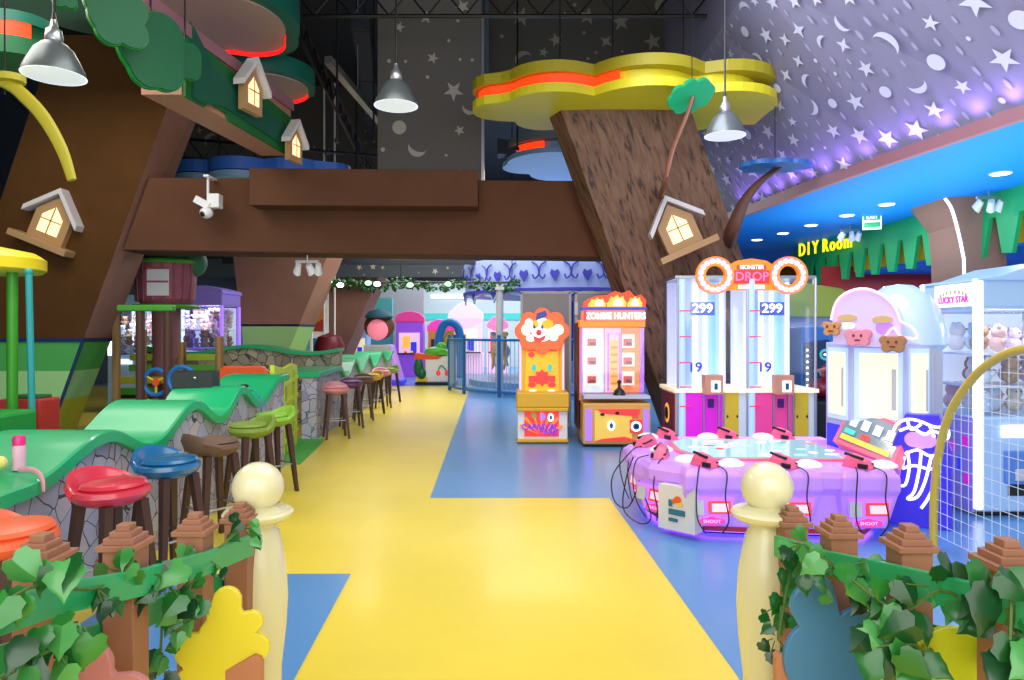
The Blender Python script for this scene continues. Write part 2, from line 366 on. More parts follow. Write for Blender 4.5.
# ceiling services: ducts, trusses and rails
def truss(name, a, b, label, hgt=.35):
    a, b = Vector(a), Vector(b); L = (b-a).length; n = max(3, int(L/.55)); t = MB(M('black'))
    up = Vector((0, 0, hgt))
    t.cyl(a, b, .03, n=6); t.cyl(a+up, b+up, .03, n=6)
    for i in range(n):
        p = a.lerp(b, i/n); q = a.lerp(b, (i+1)/n); r = a.lerp(b, (i+.5)/n)+up
        t.cyl(p, r, .014, n=5); t.cyl(r, q, .014, n=5)
    for k in (.1, .9): p = a.lerp(b, k); t.cyl(p+up, (p.x, p.y, 8.19), .012, n=5)
    return tag(t.build(name), label, 'truss')
truss('ceiling_truss', (-7, 10.6, 6.35), (5, 10.6, 6.35), 'black lattice truss crossing the ceiling over the yellow cloud')
truss('ceiling_truss', (-3.1, 9, 6.1), (-3.6, 18, 5.4), 'black lattice truss running back beside the green clouds')
truss('ceiling_truss', (-6.4, 12, 4.6), (-2.6, 16, 5.2), 'black lattice truss over the far blue cloud at the left')
def duct(a, b, w_, h_, mt, label, name='air_duct'):
    a, b = Vector(a), Vector(b); d = (b-a).normalized(); s = d.cross(Vector((0, 0, 1))).normalized()*w_/2; u = Vector((0, 0, h_/2))
    t = MB(mt); t.loft([[p-s-u, p+s-u, p+s+u, p-s+u] for p in (a, b)])
    for k in (.02, .35, .65, .98):
        p = a.lerp(b, k); t.loft([[q-s*1.06-u*1.1, q+s*1.06-u*1.1, q+s*1.06+u*1.1, q-s*1.06+u*1.1] for q in (p-d*.03, p+d*.03)])
    for k in (.2, .8): p = a.lerp(b, k); t.cyl(p+u, (p.x, p.y, 8.19), .012, n=5)
    return tag(t.build(name), label, 'duct')
duct((-3.0, 11.4, 6.0), (-1.9, 17.5, 5.2), .12, .12, M('silver'), 'silver slanting duct left of the star painted column')
duct((-2.6, 12, 6.9), (-3.6, 18.5, 6.6), .3, .25, M('duct'), 'dark grey duct high up behind the green clouds')
duct((-.3, 14.6, 5.4), (1.2, 14.6, 5.3), .35, .3, M('duct'), 'dark duct behind the yellow cloud above the light blue cloud')
duct((-7.8, 13.2, 4.1), (-6.0, 13.2, 4.1), .6, .7, M('black'), 'black box duct above the claw machines at the left', 'air_duct')
for i, (x, y, z0, z1) in enumerate([(-2.75, 11, 4.6, 8.2), (-2.45, 12.4, 5.0, 8.2), (-3.0, 13.5, 4.6, 8.2), (-2.62, 14.2, 4.8, 8.2), (.1, 13.0, 5.0, 8.2)]):
    t = MB(M('black')); t.cyl((x, y, z0), (x, y, z1), .018, n=6); t.cyl((x, y, z0-.06), (x, y, z0), .04, n=8)
    tag(t.build('hanging_rod'), 'thin black rod hanging from the dark ceiling beside the star painted column', 'rod', 'black rods hanging from the ceiling')

# right side: valance, arch, inner wall
XV = 7.05
t = MB(M('leafgreen')); mm = mat('valgreen', '12ac64', .5); t.mat(mm)
y0, y1 = 6.6, 17.6; n = 18; step = (y1-y0)/n; pts = [(y0, ZS), (y1, ZS)]
for i in range(n):
    c = y1-step*(i+.5); top = 3.24
    pts += [(c+step*.40, top), (c+step*.19, 2.70), (c-step*.15, 2.68), (c-step*.38, top)]
t.prism(pts, (XV, 0, 0), (0, 1, 0), (0, 0, 1), (.06, 0, 0))
tag(t.build('green_valance'), 'green toothed valance board hanging below the blue ceiling', 'valance')
t = MB(M('yellow2')); t.box((XV+.4, 11.5, 3.12), (.06, 10.5, .5)); t.mat(M('soffit')); t.box((XV+1.6, 11.5, 2.86), (2.4, 10.9, .06))
struct(t.build('trim_2'))
t = MB(M('red')); t.box((11.2, 15.5, 1.4), (.2, 20, 3.9)); struct(t.build('wall_side_room'))
t = MB(M('red')); t.box((9, 15.3, 2.55), (4.4, .2, .9)); t.mat(M('brown')); t.box((6.0, 17.4, 2.6), (2.4, .25, 1.4)); t.mat(M('olive')); 
t.prism([(-1.6, 0), (1.6, 0), (1.6, .15), (.8, .6), (0, .72), (-.9, .62), (-1.6, .3)], (6.2, 14.9, 1.9), (1, 0, 0), (0, 0, 1), (0, .1, 0))
t.mat(mat('bluegrey', '8a9cc0', .5)); t.box((6.2, 15.0, .95), (3.2, .12, 1.9))
struct(t.build('wall_inner'))
t = MB(M('beam_low')); t.loft([[(6.83, 10.6, 0), (7.35, 10.4, 0), (7.6, 11.4, 0), (6.95, 11.6, 0)], [(6.83, 10.6, 2.6), (7.35, 10.4, 2.6), (7.6, 11.4, 2.6), (6.95, 11.6, 2.6)],
    [(6.78, 10.6, 3.2), (7.3, 10.4, 3.2), (7.6, 11.4, 3.2), (6.9, 11.6, 3.2)], [(6.55, 10.6, 3.6), (7.2, 10.4, 3.6), (7.6, 11.4, 3.6), (6.6, 11.6, 3.6)]])
t.mat(M('led_white')); t.tube([(6.82, 10.56, 0.3), (6.82, 10.56, 2.4), (6.8, 10.56, 2.75), (6.7, 10.56, 3.2), (6.62, 10.56, 3.45), (6.53, 10.56, 3.58)], .025, 6, 3)
struct(t.build('wall_arch_column'))
t = MB(M('brown')); t.box((8.1, 9.5, 2.4), (.5, 1.2, 2.4)); struct(t.build('trim_3'))
for i, (px, py) in enumerate([(1000.7, 173), (886.6, 204), (847, 215), (811, 225), (783, 233), (757, 239.5)]):
    Y = (ZS-CH)*F/(HY-py); x = (px-512)/F*Y
    if i == 0:
        dl = thing('downlight', 'x', 'light', (x, Y, ZS), 0, 'downlights in the blue ceiling')
        a = MB(M('white')); a.lathe([(.06, -.012), (.13, -.012), (.13, 0)], (0, 0, 0), 20); a.build('rim', dl)
        a = MB(M('bulb')); a.cyl((0, 0, -.016), (0, 0, -.004), .105, n=20); a.build('lens', dl); o = dl
    else: o = dup(dl, (x, Y, ZS), 'x')
    o['label'] = ['large round downlight in the blue ceiling at the right picture edge', 'round downlight in the blue ceiling right of the green exit sign', 'round downlight in the blue ceiling just left of the green exit sign',
                  'round downlight in the blue ceiling above the yellow letters', 'round downlight in the blue ceiling, second from the far end', 'round downlight in the blue ceiling nearest the wooden trunk'][i]
    l = bpy.data.lights.new('downlight_beam', 'AREA'); l.shape = 'DISK'; l.size = .2; l.energy = 14
    lo_ = bpy.data.objects.new('downlight_beam', l); lo_.location = (x, Y, ZS-.03); COL.objects.link(lo_)
# DIY Room letters on the valance, exit sign
sg = thing('shop_sign', 'yellow lit DIY Room letters on the green valance', 'sign', (XV-.04, 15.6, 3.27), math.radians(-90))
xx = 0
for ch, dx in (('D', -.74), ('I', -.5), ('Y', -.26), ('R', .08), ('o', .32), ('o', .54), ('m', .8)):
    a = MB(M('signyellow')); a.text(ch, (dx, 0, 0), .40, .85); a.build('letter', sg)
sg.rotation_euler = (0, 0, math.radians(-78)); sg.location = (XV-.3, 15.2, 3.43)
es = thing('exit_sign', 'small green and white exit sign hanging from the blue ceiling', 'sign', P(872, 221, 12.3), math.radians(-20))
a = MB(M('led_white')); a.box((0, 0, 0), (.3, .04, .3)); a.build('panel', es, bevel=.01)
a = MB(glow('exitgreen', '18a060', .5)); a.box((0, -.022, .06), (.26, .006, .1)); a.box((0, -.022, -.07), (.26, .006, .09)); a.build('green_band', es)
a = MB(M('neonwhite')); a.text('EXIT', (0, -.028, .06), .09); a.build('lettering', es)
a = MB(M('silver')); a.box((0, 0, .24), (.05, .02, .2)); a.build('hanger', es)
def ceiling_spot(loc, label, s=1, group=None):
    t = thing('spotlight_cluster', label, 'light', loc); t.scale = (.7, .7, 1)
    a = MB(M('silver')); a.cyl((0, 0, 0), (0, 0, .1), .02); a.box((0, 0, 0), (.5, .06, .04)); a.build('bracket', t)
    for x, r in ((-.2, .5), (.05, -.4), (.24, .2)):
        a = MB(M('white')); a.M = Matrix.Translation((x, 0, -.09)) @ Matrix.Rotation(r, 4, 'Y') @ Matrix.Rotation(.6, 4, 'X')
        a.cyl((0, 0, -.1), (0, 0, .06), .085, .06, 14); a.mat(M('silver')); a.cyl((0, 0, -.105), (0, 0, -.1), .07, n=14); a.build('spotlight', t, smooth=True)
    return t
ceiling_spot((6.42, 13.3, ZS-.1), 'white spotlight cluster fixed left of the arched brown column')
ceiling_spot((6.88, 10.1, ZS-.1), 'white spotlight cluster fixed right of the arched brown column')
c = ceiling_spot((-3.1, 10.6, 2.63), 'silver spotlight cluster under the brown beam near its left half')

# outer walls
t = MB(mat('backwall', 'd4e2e2', .5)); t.box((0, 32, 1.9), (27, .2, 3.8)); t.mat(M('led_white'))
for x in range(-12, 13, 3): t.box((x+.5, 31.85, 3.2), (2.4, .06, .16))
t.mat(M('teal')); t.box((0, 31.87, 2.3), (26, .04, .3)); t.mat(mat('tealwall', '5ab4b0', .5)); t.box((-5.6, 25.2, 1.4), (2.6, .2, 2.8))
struct(t.build('wall_back'))
t = MB(M('darkblue')); t.box((-12.5, 15, 4), (.2, 36, 8.4)); struct(t.build('wall_left'))
t = MB(M('darkblue')); t.box((0, 33.5, 5.8), (27, .2, 5.2)); struct(t.build('wall_rear_upper'))
# ------------------------------------------------------------ big themed pieces: trunks, beam, clouds
def trunk_ring(xl, xr, xs, yf, dep, z): return [(xl, yf, z), (xr, yf, z), (xs, yf+dep, z), (xl+.1, yf+dep, z)]
# left trunk
Yt = 9.9; k = Yt/F
def ringL(py, extra=0, Y=Yt, side=28):
    z = CH-(py-HY)*k
    xl = 55-.33*(py-35); xr = 193-.36*(py-35)
    if py < 35: pass
    s = .8; sx = (xr-512)*k; back = (xr+side-512)/F*(Y+s)
    return [((xl-512)*k, Y, z), (sx, Y, z), (back, Y+s, z), ((xl-512)*k+.2, Y+s, z)]
tk = thing('themed_tree', 'broad leaning brown tree trunk with green painted foot at the left', 'tree trunk', (-5, 9.7, 0))
def T(o): return o - Vector(tk.location)
yb = HY+CH/k
def seg(ys, mfront, mside, m):
    rs = [ringL(y) for y in ys]
    for a, b in zip(rs[:-1], rs[1:]):
        for i in range(4):
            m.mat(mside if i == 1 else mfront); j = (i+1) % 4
            m.add([T(Vector(p)) for p in (a[i], a[j], b[j], b[i])], [(3, 2, 1, 0)])
    for r in (rs[0], rs[-1]): m.mat(mfront); m.add([T(Vector(p)) for p in r], [(0, 1, 2, 3)])
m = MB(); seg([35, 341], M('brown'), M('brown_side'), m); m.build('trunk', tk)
m = MB(); seg([341.01, 371], M('gband1'), M('gband1'), m); seg([371.01, 400], M('gband2'), M('gband2'), m); seg([400.01, yb], M('gband3'), M('gband3'), m)
m.build('painted_foot', tk)
m = MB(M('navy'))
r = ringL(342); r2 = ringL(338)
m.loft([[T(Vector(p)+Vector(o)) for p, o in zip(q, ((-.02, -.02, 0), (.02, -.02, 0), (.03, 0, 0), (-.02, 0, 0)))] for q in (r, r2)])
a, b = Vector(ringL(342)[1]), Vector(ringL(430)[1]); m.cyl(T(a), T(b), .022, n=6); m.build('painted_outline', tk)
# second and third brown columns behind
def back_col(Y, pts_top, pts_bot, dep, label, name='themed_tree', foot=None):
    (xl, xr), (xl2, xr2) = pts_top, pts_bot; k = Y/F
    t = thing(name, label, 'tree trunk', ((xl2+xr2-1024)/2*k, Y+dep/2, 0)); o = Vector(t.location)
    def ring(z, f):
        a = (xl*f+xl2*(1-f)-512)*k; b = (xr*f+xr2*(1-f)-512)*k
        return [Vector(p)-o for p in ((a, Y, z), (b, Y, z), (b+.12, Y+dep, z), (a+.1, Y+dep, z))]
    zt = 4.3
    zf = foot or 0
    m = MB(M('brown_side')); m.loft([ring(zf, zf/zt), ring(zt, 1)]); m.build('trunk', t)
    if foot:
        m = MB(M('gband2')); m.loft([ring(.0, 0), ring(foot-.02, (foot-.02)/zt)]); m.build('painted_foot', t)
        m = MB(M('navy')); m.loft([[p*1.0 for p in ring(foot-.02, foot/zt)], ring(foot+.03, (foot+.03)/zt)]); m.build('painted_outline', t)
    return t
back_col(16, (228, 345), (250, 268), .9, 'leaning brown trunk with pale green foot behind the stone wave wall', foot=1.72)
back_col(22, (322, 392), (300, 332), .9, 'plain brown leaning trunk farthest back beside the green counter ends')
# beam
m = MB(M('beam'))
bl, br = (-5.56, 9.98), (1.75, 10.95)
m.loft([[(bl[0], bl[1], 2.73), (br[0], br[1], 2.73), (br[0], br[1]+.7, 2.73), (bl[0]+.0, bl[1]+.7, 2.73)], [(bl[0]+.38, bl[1], 3.77), (br[0]-.3, br[1], 3.93), (br[0]-.3, br[1]+.7, 3.93), (bl[0]+.38, bl[1]+.7, 3.77)]])
tag(m.build('brown_beam', bevel=.02), 'long brown branch beam bridging the two leaning trunks', 'beam')
m = MB(M('beam')); m.loft([[(-3.68, 9.8, 3.34), (-.5, 10.22, 3.40), (-.5, 10.6, 3.40), (-3.68, 10.17, 3.34)], [(-3.68, 9.8, 3.86), (-.5, 10.22, 3.93), (-.5, 10.6, 3.93), (-3.68, 10.17, 3.86)]])
tag(m.build('brown_box', bevel=.01), 'shallow brown box mounted on the face of the long beam', 'box')
# right trunk
t = thing('themed_tree', 'dark streaked wood grain trunk leaning under the yellow cloud', 'tree trunk', (3.6, 11.3, 0)); o = Vector(t.location)
def ringR(f):                                  # f 0 floor .. 1 top
    Y = 10.95*(1-f)+9.95*f; z = 4.76*f
    k = Y/F; py = HY-(z-CH)/k; xl = 560+.356*(py-108); xr = 690+.352*(py-108)
    xa = (xl-512)*k; xb = (xr-512)*k; w_ = xb-xa
    return [Vector(p)-o for p in ((xa-.14, Y+.35, z), (xa, Y, z), (xa+w_*.35, Y-.04, z), (xa+w_*.7, Y-.02, z), (xb, Y, z), (xb+.1, Y+.5, z), (xb, Y+.95, z), (xa, Y+.95, z))]
m = MB(M('wood')); m.loft([ringR(i/10) for i in range(11)]); m.build('trunk', t)
# clouds
def cloud(name, label, c, circs, layers, led=None, cords=(), zc=None, under=None, cc=(0, 0), cat='cloud'):
    """layers: (z, thickness, scale, material)"""
    t = thing(name, label, cat, c)
    for i, (z, th, s, mt) in enumerate(layers):
        out = [(x*s, y*s) for x, y in lobes(circs, 96, cc)]
        m = MB(mt); m.flat(out, z, th)
        if under and i == 0: m.mat(under); m.flat(out, z-.006, .006)
        m.build('cloud_layer', t)
    if led:
        z, th, s, mt, a0, a1 = led
        ol = [(x*s, y*s) for x, y in lobes(circs, 96, cc)]
        i0, i1 = int(a0/360*96), int(a1/360*96)
        m = MB(mt); 
        seg_ = [ol[i % 96] for i in range(i0, i1+1)]
        for p, q in zip(seg_[:-1], seg_[1:]):
            m.add([(p[0], p[1], z), (q[0], q[1], z), (q[0], q[1], z+th), (p[0], p[1], z+th)], [(0, 1, 2, 3)])
        m.build('light_strip', t)
        m = MB(layers[0][3]); m.flat([(x*.9, y*.9) for x, y in ol], layers[0][0]+layers[0][1]*.5, layers[-1][0]-layers[0][0]); m.build('core', t)
    if cords:
        m = MB(M('black'))
        for x, y in cords: m.cyl((x, y, layers[-1][0]), (x, y, 8.19-c[2]), .012, n=5)
        m.build('cord', t)
    return t
yl = mat('cloudyellow', 'e6dc28', .45); yl2 = mat('cloudolive', 'b0a420', .5)
cloud('cloud_canopy', 'large yellow cloud canopy with orange light strip above the wooden trunk', (1.6, 10.1, 4.72),
      [(-1.75, -.05, .42), (-1.0, -.2, .72), (.25, -.25, .9), (1.35, -.2, .75), (1.85, .1, .5), (-1.1, .4, .45), (0, .35, .62), (1.1, .4, .5)],
      [(0, .12, 1, yl), (.27, .15, 1.0, yl2)], (.12, .13, .96, M('led_red'), 172, 262), ((-.9, .1), (.9, .1), (-.2, -.4), (1.7, 0)))
lb = mat('cloudblue', '96c6f2', .45); gb = mat('cloudgrey', '7f8c96', .5)
cloud('cloud_canopy', 'light blue hanging cloud with red strip behind the wooden trunk', (1.1, 14.9, 5.08),
      [(-.75, .1, .55), (-.2, -.25, 1.0), (.5, .3, .9), (0, .7, .7)], [(0, .1, 1, lb), (.28, .16, 1.0, gb)], (.12, .14, .93, M('led_red'), 215, 250), ((0, 0),))
tg = mat('cloudteal', '0e6a58', .45); un = mat('cloudunder', 'b89a90', .5)
cloud('cloud_canopy', 'teal green hanging cloud with red glow, upper one behind the pink beam', (-3.75, 8.6, 5.36),
      [(.1, 0, 1.0), (-.7, .3, .8), (.35, .5, .6)], [(0, .08, .84, un), (.02, .28, 1, tg), (.32, .3, 1.0, M('deepgreen'))], (-.05, .08, .85, glow('led_red2', 'ff1c1c', 1.2), 25, 100), ((0, 0), (.5, .3)))
cloud('cloud_canopy', 'teal green hanging cloud with bright red strip, lower one behind the pink beam', (-3.6, 10.5, 5.22),
      [(-.1, 0, .72), (-.6, .1, .55)], [(0, .08, .84, un), (.02, .26, 1, tg)], (-.05, .08, .85, M('led_red2'), 30, 140), ((0, 0),))
cloud('cloud_canopy', 'pale green hanging cloud at the top left corner over the leaning trunk', (-5.5, 8.6, 6.02),
      [(-1.1, .2, 1.1), (0, .2, 1.0), (-.3, 1.0, 1.0), (.8, .3, .8)], [(0, .1, 1, mat('palegreen', '8ab894', .5)), (.3, .25, 1.02, M('deepgreen'))], None, ((-.5, .2),))
cloud('cloud_canopy', 'dark green hanging cloud with red strip at the left picture edge', (-4.9, 6.6, 4.12),
      [(-.9, 0, .55), (-.2, .1, .40), (.2, .1, .32)], [(0, .16, 1, M('deepgreen')), (.3, .1, .95, tg)], (.16, .14, .93, M('led_red'), 190, 350), ((-.5, 0),))
cloud('cloud_canopy', 'deep blue hanging cloud behind the beam near the left trunk', (-4.9, 12.9, 4.28),
      [(-.8, 0, .5), (0, -.1, .62), (.9, 0, .6), (1.5, .1, .4)], [(0, .12, 1, lb), (.14, .22, 1.0, mat('cblue', '3f80f0', .45))], None, ((-.5, 0), (.6, 0)))
# salmon beam with green foliage cut-outs, running back at the upper left
t = thing('foliage_beam', 'long salmon beam with green foliage board running back at the upper left', 'beam', (-3.3, 8, 4.0)); o = Vector(t.location)
A0_, A, B = Vector((-3.62, 5.0, 4.02)), Vector((-3.42, 7.25, 4.02)), Vector((-3.08, 9.75, 4.02)); d = (B-A); s = Vector((.42, 0, 0)); u = Vector((0, 0, .72))
m = MB(M('salmon')); m.loft([[p-s-o, p-o, p+u-o, p-s+u-o] for p in (A, B)]); m.build('beam', t)
e = Vector((.03, 0, 0)); m = MB(M('pinktrim')); m.loft([[p-s*.5+u-o, p+e*1.5+u*.86-o, p+e*1.5+u*1.05-o, p-s*.5+u*1.12-o] for p in (A0_, A, B)]); m.build('edge_strip', t)
L = d.length; bg = mat('boardgreen', '0e6a30', .6)
pts = [(0, -.02), (.35, -.02), (.42, .06), (.8, .05), (.85, -.02), (L*.95, -.04), (L, .1), (L, .5), (L*.6, .56), (L*.35, .58), (L*.16, .62), (.2, .5), (.1, .8), (0, .5)]
m = MB(bg); m.prism(pts, A+e*.4-o, d.normalized(), (0, 0, 1), (.03, 0, 0)); m.build('foliage_board', t)
m = MB(mat('boardgreen2', '0a5a44', .6)); m.prism([(0.1, .0), (.3, .0), (.7, .1), (L, .04), (L, .3), (L*.5, .4), (.5, .45), (.1, .75)], A+e*1.6-o, d.normalized(), (0, 0, 1), (.02, 0, 0)); m.build('foliage_layer', t)
# hanging leaf lobes in front of the beam
def lobe_leaf(label, c, rx, rz_, tilt=0, yaw=.25):
    t = thing('leaf_cutout', label, 'leaf', c, rot=(0, 0, yaw))
    circ = [(0, 0, rz_*.8), (rx*.3, rz_*.35, rz_*.55), (-rx*.3, rz_*.3, rz_*.5), (rx*.35, -rz_*.4, rz_*.5), (-rx*.1, -rz_*.5, rz_*.45)]
    m = MB(mat('lobe', '065c36', .6)); pts = lobes(circ, 60)
    m.front(pts, -.02, .04); m.mat(mat('lobeedge', '128a30', .45)); m.front([(x*1.03, y*1.03) for x, y in pts], .0, .05); m.build('leaf_board', t)
    m = MB(M('black')); m.cyl((0, 0.02, rz_*.7), (0, .02, 8.19-c[2]), .008, n=5); m.build('cord', t); return t
lobe_leaf('large green rounded leaf board hanging in front of the leaning trunk top', P(152, 48, 6.6), .34, .40, yaw=1.0)
lobe_leaf('green rounded leaf board left of the large one at the top edge', P(116, 16, 6.1), .36, .27, yaw=.8)
lobe_leaf('small green rounded leaf board right of the large one', P(186, 60, 7.0), .16, .2, yaw=1.0)
lobe_leaf('tiny green leaf board peeking in at the top above the first lamp', P(62, -4, 5.6), .16, .1, yaw=.5)
# ------------------------------------------------------------ lit houses on trunks
def house(label, loc, roll=0, yaw=0, s=1, first=None):
    t = thing('house_lantern', label, 'lantern', loc, rot=(0, roll, yaw))
    t.rotation_euler = (Matrix.Rotation(yaw, 3, 'Z') @ Matrix.Rotation(roll, 3, 'Y')).to_euler(); t.scale = (s,)*3
    m = MB(M('tan')); m.front([(-.26, -.3), (.26, -.3), (.26, .1), (0, .36), (-.26, .1)], -.1, .1); m.build('wall', t)
    m = MB(M('roofw'))
    for sg_ in (-1, 1):
        pts = [(0, .40), (sg_*.40, .0), (sg_*.40, .08), (0, .48)]
        if sg_ > 0: pts = pts[::-1]
        m.front(pts, -.18, .18)
    m.build('roof', t)
    m = MB(M('warm')); m.front([(-.15, -.19), (.15, -.19), (.15, .05), (0, .2), (-.15, .05)], -.108, .01); w_ = m.build('window', t)
    m = MB(M('tan')); m.box((0, -.115, 0), (.016, .01, .38)); m.box((0, -.115, .0), (.3, .01, .016)); m.build('mullion', w_)
    m = MB(M('tan')); m.box((0, -.12, -.34), (.86, .24, .09)); m.build('sill', t, bevel=.008)
    return t
house('lit little wooden house window on the broad left trunk', P(56, 222, 9.9), math.radians(22), 0, 1.0)
house('lit little wooden house window on the wood grain trunk', P(676, 229, 10.02), math.radians(-24), 0, 1.02)
for (px, py, Y, lb_, s) in ((248, 92, 8.3, 'lit narrow house window on the salmon beam, nearer one', .84), (304, 146, 9.45, 'lit narrow house window on the salmon beam, farther one', .74)):
    p = P(px, py, Y); p.x = A.x+(Y-A.y)/(B.y-A.y)*(B.x-A.x)+.14; h = house(lb_, (p.x, Y, p.z), 0, math.radians(76), s)
    h.scale = (s*.8, s, s)
    for c_ in KIDS(h):
        if c_.name.startswith('sill'): bpy.data.objects.remove(c_)

# ------------------------------------------------------------ pendant lamps
lp = thing('pendant_lamp', 'silver dome pendant lamp hanging nearest at the top left', 'lamp', P(54, 76, 5.5))
m = MB(mat('shade', '6c7476', .35, .5)); m.lathe([(.225, 0), (.22, .03), (.19, .10), (.14, .20), (.09, .25), (.055, .27), (.055, .28)], n=32); m.f.pop(); m.m.pop(); m.f.pop(); m.m.pop(); m.build('lamp_shade', lp, smooth=True)
m = MB(M('shade_in')); m.lathe([(.228, .0), (.215, .0), (.18, .08), (.13, .17), (.05, .25), (.0, .26)], n=32); m.f = m.f; m.build('shade_lining', lp, smooth=True)
# drop the lining's bottom cap so the shade stays open
me = lp.children[-1].data if lp.children else None
m = MB(M('bulb')); m.ball((0, 0, .09), .055); m.build('bulb', lp, smooth=True)
m = MB(M('silver')); m.lathe([(.06, .27), (.065, .3), (.055, .36), (.03, .38), (.02, .44), (0, .45)], n=20); m.build('cap', lp, smooth=True)
m = MB(M('black')); m.cyl((0, 0, .44), (0, 0, 4.6), .011, n=6); m.cyl((0, 0, .4), (0, 0, .5), .025, .012, n=8); m.build('cord', lp)
for px, py, Y, lb_ in ((396, 106, 7.3, 'silver dome pendant lamp in front of the star painted column'), (725, 136, 7.9, 'silver dome pendant lamp in front of the wood grain trunk top')):
    dup(lp, P(px, py, Y), lb_)
for px, py, Y in ((54, 76, 5.5), (396, 106, 7.3), (725, 136, 7.9)):
    l = bpy.data.lights.new('pendant_light', 'SPOT'); l.energy = 60; l.color = (1, .97, .9); l.shadow_soft_size = .1; l.spot_size = 2.3; l.spot_blend = .5
    q = bpy.data.objects.new('pendant_light', l); q.location = P(px, py, Y)-Vector((0, 0, .03)); COL.objects.link(q)
# cctv camera
t = thing('security_camera', 'white security camera hanging in front of the brown beam', 'camera', P(208, 178, 9.87))
m = MB(M('white')); m.cyl((0, 0, .03), (0, 0, -.36), .018, n=8); m.box((0, 0.08, .02), (.07, .3, .03)); m.build('stem', t)
m = MB(M('white')); m.box((.1, 0, -.33), (.17, .16, .2)); m.build('housing', t, bevel=.015)
m = MB(M('white')); m.M = Matrix.Translation((-.05, -.05, -.36)) @ Matrix.Rotation(.5, 4, 'Y'); m.box((0, 0, 0), (.22, .1, .1)); m.mat(M('black')); m.box((-.112, 0, 0), (.01, .08, .08)); m.build('camera_body', t)
m = MB(M('white')); m.ball((0, -.05, -.5), .09, sc=(1, 1, .9)); m.mat(M('black')); m.ball((-.02, -.1, -.52), .045); m.build('dome', t, smooth=True)

# ------------------------------------------------------------ branches with leaf clouds
def branch(label, pts, Y, rad, leafm, leaf_c, leaf_r, lab_leaf, flat=False):
    t = thing('branch', label, 'branch', P(*pts[0], Y)); o = Vector(t.location)
    m = MB(mat('branchbrown', '84543f', .5) if not flat else mat('branchdark', '5a382c', .6)); m.tube([P(pts[0][0]-4, pts[0][1]+12, 10.15)-o]+[P(x, y, Y)-o for x, y in pts], [rad[0]*1.2]+rad, 8, 4, flat=.6); m.build('stem', t, smooth=True)
    m = MB(leafm); c = P(*leaf_c, Y)-o
    circ = [(leaf_r*.75*math.cos(a), leaf_r*.45*math.sin(a), leaf_r*.34) for a in [i*PI/4 for i in range(8)]]+[(0, 0, leaf_r*.5)]
    m.M = Matrix.Translation(c) @ (Matrix.Rotation(math.radians(-18), 4, 'Y') @ Matrix.Rotation(math.radians(-42), 4, 'X') if not flat else Matrix.Identity(4)); m.flat(lobes(circ, 64), 0, .06)
    q = m.build('leaf', t)
    m = MB(M('black')); m.cyl(c+Vector((0, 0, .05)), c+Vector((0, 0, 8.19-(c+o).z)), .006, n=5); m.build('cord', t)
    return t
branch('thin brown branch with green leaf cloud in front of the wood grain trunk', [(665, 183), (673, 150), (686, 118), (693, 97)], 8.95, [.06, .055, .05, .04], M('green'), (692, 97), .29, '')
branch('curved brown branch with flat blue cloud right of the wood grain trunk', [(734, 226), (745, 200), (762, 180), (782, 166)], 9.8, [.14, .1, .07, .05], mat('cloudb', '2a6cb4', .45), (775, 168), .46, '', True)
t = thing('palm_stem', 'curved yellow stem with small leaf top at the left picture edge', 'stem', P(72, 175, 5.2)); o = Vector(t.location)
m = MB(mat('stemyellow', 'b8ac28', .45)); m.tube([P(x, y, 5.2)-o for x, y in ((72, 180), (62, 150), (44, 118), (24, 96), (8, 84), (-30, 68))], [.035, .045, .05, .05, .045, .04], 8, 4, flat=.7); m.build('stem', t, smooth=True)
m = MB(M('stemyellow')); m.flat([(x+P(8, 84, 5.2).x-o.x, y*.8+0) for x, y in lobes([(0, 0, .12), (-.14, .02, .1), (-.3, 0, .12)], 40)], P(8, 82, 5.2).z-o.z, .05); m.build('leaf', t)
m = MB(M('black')); m.cyl((-.5, 0, .6), (-.5, 0, 5.0), .006, n=5); m.build('cord', t)
# ------------------------------------------------------------ wave counters
def interp(cp, y):
    if y <= cp[0][0]: return cp[0][1]
    for (a, za), (b, zb) in zip(cp[:-1], cp[1:]):
        if a <= y <= b:
            t = (y-a)/(b-a); t = (1-math.cos(PI*t))/2; return za+(zb-za)*t
    return cp[-1][1]
def counter(label, cp, xf, depth, dy=.06):
    y0, y1 = cp[0][0], cp[-1][0]; t = thing('wave_counter', label, 'counter', (xf((y0+y1)/2)-depth/2, (y0+y1)/2, 0)); o = Vector(t.location)
    n = int((y1-y0)/dy); m = MB(M('green')); rings = []
    for i in range(n+1):
        y = y0+(y1-y0)*i/n; z = interp(cp, y); x = xf(y)
        sl = (interp(cp, y+.02)-interp(cp, y-.02))/.04; th = .075*math.sqrt(1+sl*sl)
        rings.append([Vector(p)-o for p in ((x, y, z-th), (x, y, z-.012), (x-.012, y, z), (x-depth, y, z), (x-depth, y, z-th))])
    m.loft(rings); m.build('worktop', t, smooth=True)
    m = MB(M('stone')); ringsb = []
    for i in range(n+1):
        y = y0+.04+(y1-y0-.08)*i/n; z = interp(cp, y)-.07; x = xf(y)-.05
        ringsb.append([Vector(p)-o for p in ((x, y, 0), (x, y, z), (x-.22, y, z), (x-.22, y, 0))])
    m.loft(ringsb); m.build('stone_wall', t)
    return t
xf = lambda y: -2.30-.036*y
CP1 = [(2.6, .80), (3.0, .78), (3.5, .79), (4.25, .96), (4.85, .80), (5.55, 1.02), (6.1, .84), (6.62, 1.05), (7.12, .87), (7.9, 1.08), (8.15, 1.08)]
counter('green wave topped stone counter with bright coloured stools, nearest at the left', CP1, xf, .62)
